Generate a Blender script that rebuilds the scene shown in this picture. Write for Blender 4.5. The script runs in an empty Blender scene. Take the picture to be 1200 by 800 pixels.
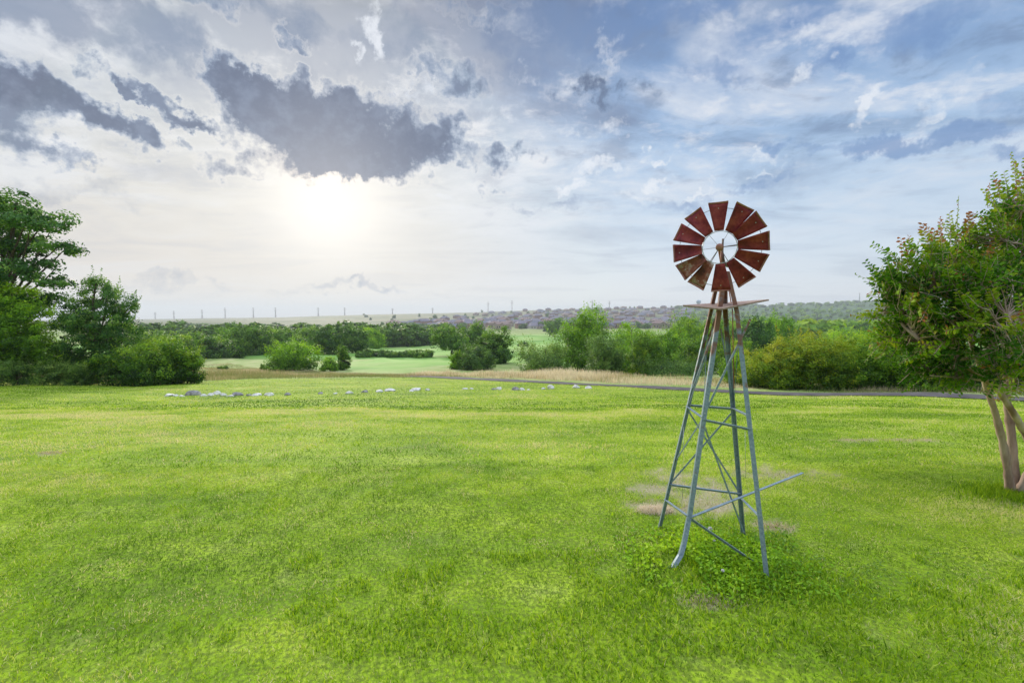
import bpy, math, random
import numpy as np
from mathutils import Vector, Matrix

# ------------------------------------------------------------------ camera / light
SC = bpy.context.scene
W, H, F = 1200.0, 800.0, 540.0            # measured on the photograph
PITCH = math.radians(3.4)
EYE = 1.65
CP, SP = math.cos(PITCH), math.sin(PITCH)
cam = bpy.data.cameras.new('camera')
cam.sensor_width = 36.0
cam.lens = 36.0 * F / W
cam.clip_start = 0.05
cam.clip_end = 20000
camo = bpy.data.objects.new('camera', cam)
SC.collection.objects.link(camo)
camo.location = (0, 0, EYE)
camo.rotation_euler = (math.radians(90) - PITCH, 0, 0)
SC.camera = camo
SC.view_settings.view_transform = 'Standard'
SC.view_settings.look = 'None'
SC.view_settings.gamma = 1
SC.view_settings.use_curve_mapping = False
SC.view_settings.exposure = 0.08
SC.cycles.max_bounces = 5
SC.cycles.diffuse_bounces = 3
SC.cycles.transmission_bounces = 4
SC.cycles.volume_bounces = 0
SC.cycles.transparent_max_bounces = 8
SC.cycles.use_denoising = True

SUN_AZ = math.radians(-21.5)              # left of the view axis
SUN_EL = math.radians(16.0)
sl = bpy.data.lights.new('sun', 'SUN')
sl.energy = 3.6
sl.angle = math.radians(6)
sl.color = (1.0, 0.90, 0.74)
so = bpy.data.objects.new('sun', sl)
SC.collection.objects.link(so)
sdir = Vector((math.sin(SUN_AZ) * math.cos(SUN_EL), math.cos(SUN_AZ) * math.cos(SUN_EL), math.sin(SUN_EL)))
so.rotation_euler = sdir.to_track_quat('Z', 'Y').to_euler()


def ray(px, py):
    a, b = (px - W / 2) / F, (H / 2 - py) / F
    return np.array([a, CP + b * SP, -SP + b * CP])


def P(px, py, Y):
    d = ray(px, py)
    return np.array([0, 0, EYE]) + d * (Y / d[1])


def azel(px, py):
    d = ray(px, py)
    d = d / np.linalg.norm(d)
    return math.atan2(d[0], d[1]), math.asin(d[2])


def lin(r, g, b):
    return tuple(((c / 255) / 12.92 if c / 255 <= .04045 else ((c / 255 + .055) / 1.055) ** 2.4) for c in (r, g, b))


class NT:
    """terse node building"""
    def __init__(s, tree):
        s.t = tree
        s.n = tree.nodes
        s.l = tree.links

    def node(s, kind, **kw):
        nd = s.n.new(kind)
        for k, v in kw.items():
            setattr(nd, k, v)
        return nd

    def put(s, sock, v):
        if hasattr(v, 'is_linked'):
            s.l.new(v, sock)
        elif v is not None:
            if sock.type == 'RGBA' and len(v) == 3:
                v = (*v, 1)
            sock.default_value = v

    def math(s, op, a, b=None, c=None, clamp=False):
        nd = s.node('ShaderNodeMath', operation=op, use_clamp=clamp)
        for i, v in enumerate((a, b, c)):
            if v is not None:
                s.put(nd.inputs[i], v)
        return nd.outputs[0]

    def vec(s, op, a, b=None, scale=None):
        nd = s.node('ShaderNodeVectorMath', operation=op)
        s.put(nd.inputs[0], a)
        if b is not None:
            s.put(nd.inputs[1], b)
        if scale is not None:
            s.put(nd.inputs['Scale'], scale)
        return nd.outputs['Value'] if op in ('LENGTH', 'DOT_PRODUCT') else nd.outputs['Vector']

    def noise(s, v, scale, detail=4, rough=.55, dist=0, out='Fac', dim='3D'):
        nd = s.node('ShaderNodeTexNoise', noise_dimensions=dim)
        if v is not None:
            s.put(nd.inputs['Vector'], v)
        nd.inputs['Scale'].default_value = scale
        nd.inputs['Detail'].default_value = detail
        nd.inputs['Roughness'].default_value = rough
        nd.inputs['Distortion'].default_value = dist
        return nd.outputs[out]

    def rng(s, v, a, b, c=0., d=1., smooth=True):
        nd = s.node('ShaderNodeMapRange')
        nd.interpolation_type = 'SMOOTHSTEP' if smooth else 'LINEAR'
        nd.clamp = True if not smooth else nd.clamp
        for i, x in zip((0, 1, 2, 3, 4), (v, a, b, c, d)):
            s.put(nd.inputs[i], x)
        return nd.outputs[0]

    def mix(s, f, a, b, mode='MIX'):
        nd = s.node('ShaderNodeMix', data_type='RGBA', blend_type=mode)
        s.put(nd.inputs[0], f)
        s.put(nd.inputs[6], a)
        s.put(nd.inputs[7], b)
        return nd.outputs[2]

    def ramp(s, v, stops):
        nd = s.node('ShaderNodeValToRGB')
        cr = nd.color_ramp
        while len(cr.elements) < len(stops):
            cr.elements.new(.5)
        for e, (p, c) in zip(cr.elements, stops):
            e.position = p
            e.color = (*c, 1)
        s.put(nd.inputs[0], v)
        return nd.outputs[0]


# ------------------------------------------------------------------ world: broken evening cloud
world = bpy.data.worlds.new('World')
SC.world = world
world.use_nodes = True
g = NT(world.node_tree)
g.n.clear()
tc = g.node('ShaderNodeTexCoord')
DIR = tc.outputs['Generated']
sep = g.node('ShaderNodeSeparateXYZ')
g.l.new(DIR, sep.inputs[0])
AZ = g.math('ARCTAN2', sep.outputs[0], sep.outputs[1])
EL = g.math('ARCSINE', sep.outputs[2])
cmb = g.node('ShaderNodeCombineXYZ')
g.l.new(AZ, cmb.inputs[0])
g.l.new(EL, cmb.inputs[1])
AE = cmb.outputs[0]
sky = g.node('ShaderNodeTexSky', sky_type='NISHITA')
sky.sun_disc = False
sky.sun_elevation = SUN_EL
sky.sun_rotation = SUN_AZ % (2 * math.pi)
sky.air_density = 1.0
sky.dust_density = 2.0

# clouds lie on a high sheet: sample noise where the view ray meets it
hz = g.math('MAXIMUM', sep.outputs[2], 0.0)
den = g.math('ADD', hz, 0.10)
px_ = g.math('DIVIDE', sep.outputs[0], den)
py_ = g.math('DIVIDE', sep.outputs[1], den)
cs = g.node('ShaderNodeCombineXYZ')
g.l.new(px_, cs.inputs[0])
g.l.new(py_, cs.inputs[1])
SHEET = cs.outputs[0]

nA = g.noise(AE, 6.0, 3, .55, out='Color')
nB = g.noise(AE, 21.0, 5, .62, out='Color')
wA = g.vec('SCALE', g.vec('SUBTRACT', nA, (.5, .5, .5)), scale=.09)
wB = g.vec('SCALE', g.vec('SUBTRACT', nB, (.5, .5, .5)), scale=.11)
wps = g.node('ShaderNodeSeparateXYZ')
g.l.new(g.vec('ADD', g.vec('ADD', AE, wA), wB), wps.inputs[0])


def blobs(lst, add=False):
    acc = None
    for (px, py, rx, ry, rot, w) in lst:
        a, e = azel(px, py)
        a1, _ = azel(px + rx, py)
        a0, _ = azel(px - rx, py)
        _, e1 = azel(px, py - ry)
        _, e0 = azel(px, py + ry)
        m = g.node('ShaderNodeMapping', vector_type='TEXTURE')
        cc = g.node('ShaderNodeCombineXYZ')   # the running sum rides in z (scaled away) so that the shader evaluates blob after blob
        g.l.new(wps.outputs[0], cc.inputs[0])
        g.l.new(wps.outputs[1], cc.inputs[1])
        if acc is not None:
            g.l.new(acc, cc.inputs[2])
        g.l.new(cc.outputs[0], m.inputs[0])
        m.inputs['Location'].default_value = (a, e, 0)
        m.inputs['Rotation'].default_value = (0, 0, math.radians(rot))
        m.inputs['Scale'].default_value = ((a1 - a0) / 2, (e1 - e0) / 2, 1e5)
        v = g.rng(g.vec('LENGTH', m.outputs[0]), 1.45, .15, 0., w)
        acc = v if acc is None else g.math('MAXIMUM', acc, v) if not add else g.math('MINIMUM', g.math('ADD', acc, g.math('MULTIPLY', v, .8)), 1.25)
    return acc


DARK = [  # px, py, rx, ry, rotation (deg, ccw), weight
    (280, 92, 44, 22, -15, .9), (315, 122, 70, 42, -20, 1), (370, 150, 90, 44, -5, 1), (450, 155, 85, 40, 5, 1), (365, 115, 60, 26, 0, .85), (500, 168, 50, 20, 0, .9), (400, 188, 100, 28, 0, 1), (505, 150, 40, 24, 0, .8), (410, 118, 30, 22, 30, .8),
    (265, 190, 46, 12, 0, .7), (375, 206, 60, 12, 0, .75), (445, 190, 52, 26, 0, .9),
    (195, 126, 70, 12, -22, .85), (150, 104, 26, 7, -30, .6), (240, 145, 40, 14, -10, .8),
    (20, 92, 70, 36, -22, 1), (85, 122, 80, 30, -26, 1), (140, 152, 52, 20, -30, .9), (10, 150, 60, 32, -10, .8), (176, 168, 20, 16, -40, .75), (80, 182, 44, 10, -14, .55),
    (107, 68, 22, 16, -10, .75), (346, 44, 22, 11, -10, .65), (208, 165, 14, 10, 0, .6), (352, 88, 22, 16, -20, .6),
    (548, 102, 34, 26, 0, .85), (520, 76, 50, 16, 10, .6), (590, 184, 42, 13, 4, .8), (525, 187, 30, 10, 0, .6),
    (706, 100, 58, 17, 0, .85), (690, 82, 40, 20, 10, .5), (575, 222, 28, 6, -5, .5), (235, 3, 56, 14, 0, .65), (560, 5, 60, 10, 0, .5)]
MID = [
    (1075, 165, 130, 15, 2, .95), (1180, 175, 60, 14, 5, .7), (975, 178, 60, 10, -4, .6), (912, 176, 24, 11, 0, .8), (915, 212, 42, 10, 0, .7),
    (870, 225, 50, 8, -5, .6), (965, 78, 20, 28, -20, .75), (1185, 105, 40, 30, 0, .6), (790, 238, 60, 10, 0, .5),
    (640, 30, 100, 36, -8, .8), (760, 15, 140, 36, 6, .85), (850, 85, 60, 18, -20, .6), (480, 40, 80, 36, 0, .5), (60, 10, 160, 40, -8, 1), (190, 40, 130, 30, -15, .8), (330, 20, 90, 24, 0, .6),
    (900, 30, 110, 30, 10, .6), (1080, 25, 140, 26, 5, .6), (430, 338, 110, 7, 0, .45), (210, 335, 80, 10, 6, .4), (620, 80, 80, 50, 20, .6), (640, 240, 90, 8, 8, .4), (60, 215, 120, 20, -5, .5), (450, 100, 120, 70, 0, .35)]
WHITE = [
    (1016, 130, 13, 30, -25, 1.1), (1030, 108, 14, 14, 0, 1.), (1088, 108, 22, 28, -30, .75), (1122, 88, 16, 30, -30, .6), (946, 92, 18, 24, -35, .85), (943, 35, 22, 36, 0, .55),
    (995, 48, 30, 14, 0, .6), (700, 198, 40, 12, 0, 1.), (676, 213, 30, 10, 0, .9), (777, 179, 24, 7, -4, .95), (775, 210, 20, 7, 0, .8), (888, 188, 26, 9, 8, .9), (828, 222, 28, 6, 8, .9),
    (900, 203, 36, 6, 8, .7), (735, 232, 44, 7, 0, .65), (722, 140, 20, 20, 10, .65), (655, 150, 50, 12, 0, .55), (712, 64, 18, 12, 0, .65),
    (443, 30, 13, 34, 15, 1.1), (418, 60, 9, 18, 0, .8), (720, 40, 30, 20, 30, .5), (480, 108, 60, 14, 20, .6), (590, 135, 40, 22, 20, .55), (30, 150, 22, 20, 0, .65),
    (90, 185, 16, 9, -40, .6), (610, 90, 34, 20, 0, .45), (515, 240, 70, 9, 0, .4)]

fb = g.noise(AE, 13.0, 7, .60)
fbf = g.noise(AE, 40.0, 5, .62)
mp = g.node('ShaderNodeMapping')
g.l.new(SHEET, mp.inputs[0])
mp.inputs['Rotation'].default_value = (0, 0, math.radians(25))
mp.inputs['Scale'].default_value = (.55, 1.0, 1)
streak = g.noise(mp.outputs[0], 1.15, 7, .58, .6)
streak2 = g.noise(SHEET, 3.4, 6, .62, .3)

L = g.ramp(g.math('DIVIDE', EL, 1.5708), [
    (0., lin(232, 222, 208)), (.055, lin(216, 207, 196)), (.13, lin(212, 210, 204)), (.21, lin(180, 189, 198)),
    (.28, lin(140, 159, 184)), (.37, lin(64, 90, 128)), (.55, lin(160, 172, 192)), (1., lin(214, 216, 218))])
R = g.ramp(g.math('DIVIDE', EL, 1.5708), [
    (0., lin(240, 243, 245)), (.05, lin(216, 228, 240)), (.12, lin(196, 216, 237)), (.20, lin(164, 194, 228)),
    (.28, lin(124, 160, 206)), (.37, lin(68, 104, 156)), (.55, lin(155, 173, 200)), (1., lin(214, 216, 218))])
base = g.mix(g.rng(AZ, -.45, .35), L, R)
# high thin streaks
base = g.mix(g.math('MULTIPLY', g.rng(streak, .47, .66), g.rng(EL, .03, .35, .25, .85)), base, lin(222, 228, 238))
base = g.mix(g.math('MULTIPLY', g.rng(streak, .52, .34), g.rng(EL, .02, .4, .15, .75)), base, lin(98, 122, 162))
base = g.mix(g.math('MULTIPLY', g.rng(streak2, .50, .68), g.rng(EL, .08, .4, .0, .75)), base, lin(232, 235, 242))
base = g.mix(g.math('MULTIPLY', g.rng(streak2, .50, .33), g.rng(EL, .08, .4, .0, .6)), base, lin(105, 128, 165))
# glow round the hidden sun
sd = (math.sin(SUN_AZ) * math.cos(math.radians(12.5)), math.cos(SUN_AZ) * math.cos(math.radians(12.5)), math.sin(math.radians(12.5)))
cosang = g.vec('DOT_PRODUCT', DIR, sd)
ang = g.math('ARCCOSINE', g.math('MINIMUM', cosang, 1.0))
glow1 = g.math('EXPONENT', g.math('MULTIPLY', g.math('POWER', g.math('DIVIDE', ang, .115), 2.0), -1.0))
glow3 = g.math('EXPONENT', g.math('MULTIPLY', g.math('POWER', g.math('DIVIDE', ang, .17), 2.0), -1.0))
glow2 = g.math('EXPONENT', g.math('MULTIPLY', g.math('POWER', g.math('DIVIDE', ang, .36), 2.0), -1.0))
base = g.mix(g.math('MULTIPLY', glow2, .55), base, lin(254, 248, 236))
base = g.mix(glow1, base, (1.14, 1.08, .98))
# veil of clouds
bM = blobs(MID)
mMID = g.rng(g.math('ADD', bM, g.math('MULTIPLY', g.math('MULTIPLY', g.math('SUBTRACT', fb, .5), 1.6), g.rng(bM, 0., .25))), .12, .95)
base = g.mix(g.math('MULTIPLY', mMID, .75), base, g.mix(g.rng(AZ, -.3, .5), lin(94, 118, 154), lin(104, 140, 192)))
bW = blobs(WHITE)
mWH = g.rng(g.math('ADD', bW, g.math('MULTIPLY', g.math('MULTIPLY', g.math('SUBTRACT', g.mix(.5, fb, fbf), .5), 3.2), g.rng(bW, 0., .3))), .25, 1.2)
base = g.mix(g.math('MULTIPLY', mWH, .80), base, lin(236, 240, 247))
bD = blobs(DARK, True)
nmix = g.math('ADD', g.math('MULTIPLY', g.math('SUBTRACT', fb, .5), 1.7), g.math('MULTIPLY', g.math('SUBTRACT', fbf, .5), 1.7))
sD = g.math('ADD', bD, g.math('MULTIPLY', nmix, g.rng(bD, .0, .22)))
mD = g.rng(sD, .05, .90)
core = g.rng(sD, .35, 1.05)
dcol = g.mix(core, lin(116, 142, 178), lin(30, 64, 108))
dcol = g.mix(g.math('MULTIPLY', g.rng(g.mix(.5, fb, fbf), .44, .64), .50), dcol, lin(118, 138, 170))
dcol = g.mix(g.math('MULTIPLY', glow3, .62), dcol, lin(146, 152, 168))
dcol = g.mix(g.math('MULTIPLY', g.math('EXPONENT', g.math('MULTIPLY', g.math('POWER', g.math('DIVIDE', ang, .13), 2.0), -1.0)), g.rng(core, 1.0, .0, .12, 1.)), dcol, lin(250, 236, 222))
rim = g.math('MULTIPLY', g.math('MULTIPLY', g.rng(sD, .0, .18), g.rng(sD, .50, .18)), glow2)
base = g.mix(g.math('MULTIPLY', mD, .95), base, dcol)
base = g.mix(g.math('MULTIPLY', rim, .30), base, (1.05, 1.0, .92))
# sky overhead, out of view, boosted as added fill light for lawn and trees
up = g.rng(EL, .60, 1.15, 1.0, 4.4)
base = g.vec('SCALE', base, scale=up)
nish = g.vec('SCALE', sky.outputs[0], scale=.10)
nish = g.vec('MINIMUM', nish, (1.0, 1.0, 1.0))
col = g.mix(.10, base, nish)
bg = g.node('ShaderNodeBackground')
STR = .1
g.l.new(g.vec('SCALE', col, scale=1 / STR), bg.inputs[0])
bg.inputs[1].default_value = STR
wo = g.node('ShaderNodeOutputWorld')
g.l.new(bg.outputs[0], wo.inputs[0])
world.cycles.sampling_method = 'MANUAL'
world.cycles.sample_map_resolution = 512


# ------------------------------------------------------------------ small tools
def vnoise(x, y, seed=0):
    x = np.asarray(x, float)
    y = np.asarray(y, float)
    xi, yi = np.floor(x).astype(np.int64), np.floor(y).astype(np.int64)
    fx, fy = x - xi, y - yi
    fx, fy = fx * fx * (3 - 2 * fx), fy * fy * (3 - 2 * fy)

    def hsh(a, b):
        n = (a * 374761393 + b * 668265263 + seed * 1442695041) & 0xffffffff
        n = ((n ^ (n >> 13)) * 1274126177) & 0xffffffff
        return ((n ^ (n >> 16)) & 0xffffff) / float(0xffffff)
    return (hsh(xi, yi) * (1 - fx) + hsh(xi + 1, yi) * fx) * (1 - fy) + (hsh(xi, yi + 1) * (1 - fx) + hsh(xi + 1, yi + 1) * fx) * fy


def fbm(x, y, seed=0, octv=4):
    s, a, t = 0., .5, 0.
    for i in range(octv):
        s = s + a * vnoise(np.asarray(x) * 2 ** i, np.asarray(y) * 2 ** i, seed + i * 7)
        t += a
        a *= .5
    return s / t


def sst(x, a, b):
    t = np.clip((x - a) / (b - a), 0, 1)
    return t * t * (3 - 2 * t)


def link(name, me, mat, parent=None):
    o = bpy.data.objects.new(name, me)
    SC.collection.objects.link(o)
    if mat is not None and len(me.materials) == 0:
        me.materials.append(mat)
    if parent is not None:
        o.parent = parent
    return o


def npmesh(name, V, Q, tint=None, smooth=False, extra=None):
    """mesh from arrays; Q are quads or triangles"""
    V = np.asarray(V, np.float32)
    Q = np.asarray(Q, np.int32)
    k = Q.shape[1]
    me = bpy.data.meshes.new(name)
    me.vertices.add(len(V))
    me.vertices.foreach_set('co', V.ravel())
    me.loops.add(Q.size)
    me.loops.foreach_set('vertex_index', Q.ravel())
    me.polygons.add(len(Q))
    me.polygons.foreach_set('loop_start', np.arange(0, Q.size, k, dtype=np.int32))
    me.polygons.foreach_set('use_smooth', np.full(len(Q), smooth))
    me.update(calc_edges=True)
    if tint is not None:
        at = me.attributes.new('tint', 'FLOAT', 'POINT')
        at.data.foreach_set('value', np.asarray(tint, np.float32))
    for nm, arr in (extra or {}).items():
        at = me.attributes.new(nm, 'FLOAT', 'POINT')
        at.data.foreach_set('value', np.asarray(arr, np.float32))
    return me


def ordinal(n):
    if n == 1:
        return 'first'
    return '%d%s' % (n, 'th' if 10 <= n % 100 <= 20 else {1: 'st', 2: 'nd', 3: 'rd'}.get(n % 10, 'th'))


class MB:
    """collects simple solids into one mesh"""
    def __init__(s):
        s.v, s.f = [], []

    def add(s, v, f):
        n = len(s.v)
        s.v += [tuple(map(float, p)) for p in v]
        s.f += [tuple(i + n for i in q) for q in f]
        return s

    def box(s, c, size, rot=0.):
        x, y, z = [q / 2 for q in size]
        cr, sr = math.cos(rot), math.sin(rot)
        v = []
        for dx, dy, dz in ((-x, -y, -z), (x, -y, -z), (x, y, -z), (-x, y, -z), (-x, -y, z), (x, -y, z), (x, y, z), (-x, y, z)):
            v.append((c[0] + dx * cr - dy * sr, c[1] + dx * sr + dy * cr, c[2] + dz))
        return s.add(v, [(0, 3, 2, 1), (4, 5, 6, 7), (0, 1, 5, 4), (1, 2, 6, 5), (2, 3, 7, 6), (3, 0, 4, 7)])

    def bar(s, a, b, u, v, wu, wv):
        """a box along a->b with cross axes u, v and the spans (u0,u1), (v0,v1)"""
        a, b, u, v = map(np.asarray, (a, b, u, v))
        pts = [p + u * i + v * j for p in (a, b) for (i, j) in ((wu[0], wv[0]), (wu[1], wv[0]), (wu[1], wv[1]), (wu[0], wv[1]))]
        return s.add(pts, [(0, 3, 2, 1), (4, 5, 6, 7), (0, 1, 5, 4), (1, 2, 6, 5), (2, 3, 7, 6), (3, 0, 4, 7)])

    def tube(s, path, rad, n=8, caps=True):
        V, Q = tube_np(path, rad, n)
        k = len(s.v)
        s.add(V, [tuple(q) for q in Q])
        if caps:
            s.f.append(tuple(k + i for i in range(n - 1, -1, -1)))
            m = len(path)
            s.f.append(tuple(k + (m - 1) * n + i for i in range(n)))
        return s

    def mesh(s, name, smooth=False):
        me = bpy.data.meshes.new(name)
        me.from_pydata(s.v, [], s.f)
        me.polygons.foreach_set('use_smooth', np.full(len(s.f), smooth))
        me.update()
        return me

    def build(s, name, mat, parent=None, smooth=False):
        return link(name, s.mesh(name, smooth), mat, parent)


def tube_np(path, rad, n=8):
    path = np.asarray(path, float)
    m = len(path)
    rad = np.full(m, rad) if np.isscalar(rad) else np.asarray(rad, float)
    T = np.gradient(path, axis=0)
    T /= np.linalg.norm(T, axis=1)[:, None] + 1e-9
    ref = np.array([0, 0, 1.]) if abs(T[0][2]) < .8 else np.array([1., 0, 0])
    u = np.cross(T[0], ref)
    u /= np.linalg.norm(u)
    V = []
    an = np.linspace(0, 2 * np.pi, n, endpoint=False)
    for i in range(m):
        u = u - T[i] * np.dot(u, T[i])
        u /= np.linalg.norm(u) + 1e-9
        w = np.cross(T[i], u)
        V.append(path[i] + rad[i] * (np.cos(an)[:, None] * u + np.sin(an)[:, None] * w))
    V = np.concatenate(V)
    Q = []
    for i in range(m - 1):
        for j in range(n):
            k = (j + 1) % n
            Q.append((i * n + j, i * n + k, (i + 1) * n + k, (i + 1) * n + j))
    return V, np.array(Q)


def tag(o, label=None, cat=None, group=None, kind=None):
    if label:
        o['label'] = label
    if cat:
        o['category'] = cat
    if group:
        o['group'] = group
    if kind:
        o['kind'] = kind
    return o


def thing(name, label, cat, loc=(0, 0, 0), group=None):
    o = bpy.data.objects.new(name, None)
    o.empty_display_size = .2
    SC.collection.objects.link(o)
    o.location = loc
    return tag(o, label, cat, group)


KIDS = {}


def dup(root, loc, rotz, scale, label, group):
    r = root.copy()
    SC.collection.objects.link(r)
    r.location = loc
    r.rotation_euler = (0, 0, rotz)
    r.scale = scale
    r['label'] = label
    if group:
        r['group'] = group
    elif 'group' in r:
        del r['group']
    for ch in KIDS[root.name]:
        c = ch.copy()
        SC.collection.objects.link(c)
        c.parent = r
    return r


# ------------------------------------------------------------------ materials
def material(name):
    m = bpy.data.materials.new(name)
    m.use_nodes = True
    t = NT(m.node_tree)
    t.n.clear()
    return m, t


def finish(t, shader, disp=None):
    o = t.node('ShaderNodeOutputMaterial')
    t.l.new(shader, o.inputs[0])


def principled(t, col, rough=.7, metal=0., spec=.3, normal=None):
    p = t.node('ShaderNodeBsdfPrincipled')
    t.put(p.inputs['Base Color'], col)
    t.put(p.inputs['Roughness'], rough)
    t.put(p.inputs['Metallic'], metal)
    p.inputs['Specular IOR Level'].default_value = spec
    if normal is not None:
        t.l.new(normal, p.inputs['Normal'])
    return p.outputs[0]


def bump(t, h, strength=.3, dist=.02):
    b = t.node('ShaderNodeBump')
    b.inputs['Strength'].default_value = strength
    b.inputs['Distance'].default_value = dist
    t.l.new(h, b.inputs['Height'])
    return b.outputs[0]


def leafmat(name, stops, trans=.35, rough=.55, spec=.25):
    m, t = material(name)
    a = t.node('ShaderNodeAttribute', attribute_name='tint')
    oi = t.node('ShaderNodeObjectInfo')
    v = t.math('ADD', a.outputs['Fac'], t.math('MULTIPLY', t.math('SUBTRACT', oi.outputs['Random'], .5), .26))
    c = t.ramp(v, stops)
    p = principled(t, c, rough, 0, spec)
    tr = t.node('ShaderNodeBsdfTranslucent')
    t.l.new(t.mix(.5, c, t.mix(1., c, (1.5, 1.35, .5), 'MULTIPLY')), tr.inputs[0])
    mx = t.node('ShaderNodeMixShader')
    mx.inputs[0].default_value = trans
    t.l.new(p, mx.inputs[1])
    t.l.new(tr.outputs[0], mx.inputs[2])
    finish(t, mx.outputs[0])
    return m


def barkmat(name, c1, c2, scale=18):
    m, t = material(name)
    tcn = t.node('ShaderNodeTexCoord')
    mp = t.node('ShaderNodeMapping')
    mp.inputs['Scale'].default_value = (1, 1, .25)
    t.l.new(tcn.outputs['Object'], mp.inputs[0])
    n = t.noise(mp.outputs[0], scale, 5, .6)
    c = t.ramp(n, [(.35, c1), (.65, c2)])
    finish(t, principled(t, c, .85, 0, .2, bump(t, n, .5, .01)))
    return m


M = {}
M['leaf_green'] = leafmat('leaf_green', [(0, (.020, .060, .006)), (.3, (.065, .165, .010)), (.6, (.16, .33, .015)), (1, (.36, .50, .02))])
M['leaf_dark'] = leafmat('leaf_dark', [(0, (.014, .046, .010)), (.3, (.042, .13, .022)), (.65, (.11, .26, .035)), (1, (.28, .44, .06))], .3)
M['leaf_bright'] = leafmat('leaf_bright', [(0, (.05, .13, .008)), (.35, (.14, .31, .010)), (.7, (.27, .50, .015)), (1, (.46, .66, .02))], .4)
M['leaf_yellow'] = leafmat('leaf_yellow', [(0, (.03, .08, .006)), (.3, (.10, .21, .008)), (.6, (.26, .38, .012)), (1, (.46, .46, .03))], .35)
M['leaf_grey'] = leafmat('leaf_grey', [(0, (.035, .08, .02)), (.35, (.10, .21, .035)), (.7, (.21, .35, .05)), (1, (.38, .50, .12))], .3)
M['leaf_far'] = leafmat('leaf_far', [(0, (.026, .072, .014)), (.35, (.07, .17, .02)), (.7, (.17, .33, .03)), (1, (.30, .46, .04))], .3)
M['leaf_myrtle'] = leafmat('leaf_myrtle', [(0, (.010, .040, .004)), (.3, (.040, .135, .006)), (.55, (.13, .30, .010)), (.80, (.33, .42, .02)), (.88, (.36, .20, .05)), (1, (.36, .13, .05))], .26, .6, .2)
M['bark'] = barkmat('bark', (.05, .035, .025), (.16, .12, .09))
M['bark_smooth'] = barkmat('bark_smooth', (.24, .15, .11), (.56, .44, .36), 9)


# ------------------------------------------------------------------ terrain
TY = np.array([.01, 5, 8, 10, 15, 20, 24.5, 28, 33, 45, 60, 90, 140, 250, 450, 800, 1300])
TZ = np.array([0, 0, -.22, -.5, -1.07, -1.58, -1.95, -2.24, -2.81, -4.35, -5.7, -7.0, -9.2, -13.2, -17, -20, -18])
RU = np.array([-3, -1.0, -.74, -.5, -.26, -.07, .15, .37, .55, .74, 1.1, 3])
RP = np.array([-6, -7, -6.0, -3.6, 0.0, 2.2, 6.0, 7.5, 9.0, 13, 15, 14])


def zt(x, y):
    x = np.asarray(x, float)
    y = np.asarray(y, float)
    yy = np.maximum(y, .02)
    ly = np.log(yy)
    z = sum(np.interp(ly + d, np.log(TY), TZ) for d in (-.12, -.06, 0, .06, .12)) / 5
    # gentle relief that grows with distance
    z = z + (fbm(x / 7, y / 5, 3) - .5) * .30 * sst(yy, 7, 16) * (1 - .6 * sst(yy, 26, 40))
    z = z + (fbm(x / 2.6, y / 2.0, 5, 3) - .5) * .030
    z = z + (fbm(x / 26, y / 18, 9) - .5) * 2.4 * sst(yy, 44, 80) * (1 - .3 * sst(yy, 300, 600))
    z = z + (fbm(x / 160, y / 120, 19) - .5) * 10 * sst(yy, 200, 500)
    u = x / yy
    zr = EYE + np.interp(u, RU, RP) * 2000 / F + (fbm(u * 6, 0 * u, 31) - .5) * 5
    w = sst(yy, 650, 2000)
    z = z * (1 - w) + zr * w
    z = z - np.maximum(yy - 2050, 0) * .05
    return z


def ground(x, y):
    return float(zt(x, y))


PATH_A, PATH_B = np.array([46.0, -9.3]), np.array([-26.5, 47.0])


def path_dist(x, y):
    d = (PATH_B - PATH_A)
    d = d / np.linalg.norm(d)
    return (x - PATH_A[0]) * -d[1] + (y - PATH_A[1]) * d[0]   # + = camera side?


_sgn = 1 if path_dist(0, 0) > 0 else -1


def pd(x, y):
    """signed distance beyond the path centre line (positive on the far side)"""
    bend = 1.1 * np.sin(np.asarray(x) * .12 + .5)
    return -_sgn * path_dist(np.asarray(x, float), np.asarray(y, float)) + bend


an = np.concatenate([np.radians(np.arange(-62, 62.01, .36)), np.radians(np.arange(66, 298, 4.))])
rr = np.concatenate([[.05], np.geomspace(.5, 8000, 330)])
A_, R_ = np.meshgrid(an, rr)
X_, Y_ = R_ * np.sin(A_), R_ * np.cos(A_)
Z_ = zt(X_, Y_)
na, nr = len(an), len(rr)
ii, jj = np.meshgrid(np.arange(nr - 1), np.arange(na), indexing='ij')
j2 = (jj + 1) % na
Q = np.stack([ii * na + jj, (ii + 1) * na + jj, (ii + 1) * na + j2, ii * na + j2], -1).reshape(-1, 4)


def lawn_edge(x, y):
    """1 on the mown lawn, 0 in the rough beyond it"""
    e = pd(x, y) - 1.2
    far_left = np.asarray(y) - (24.5 + .10 * np.asarray(x) * 0 + 1.2 * (fbm(np.asarray(x) / 3, np.asarray(y) / 3, 77) - .5) + np.clip((np.asarray(x) + 20) * .45, 0, 12))
    return 1 - sst(np.maximum(e, far_left), -.4, .5)


rg = np.random.default_rng(11)
WC = P(838, 640, 3.12)[:2]                    # middle of the windmill's feet
BARE = [(P(795, 566, 4.4)[:2], .55, .36), (P(905, 556, 4.7)[:2], .50, .22), (P(825, 588, 3.9)[:2], .34, .24), (P(775, 596, 3.9)[:2], .26, .16), (P(60, 527, 5.6)[:2], .22, .08),
        (P(1000, 507, 6.4)[:2], .5, .06), (P(1060, 505, 6.4)[:2], .45, .08), (P(830, 718, 2.55)[:2], .16, .07), (P(905, 622, 3.5)[:2], .16, .08)]


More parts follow.
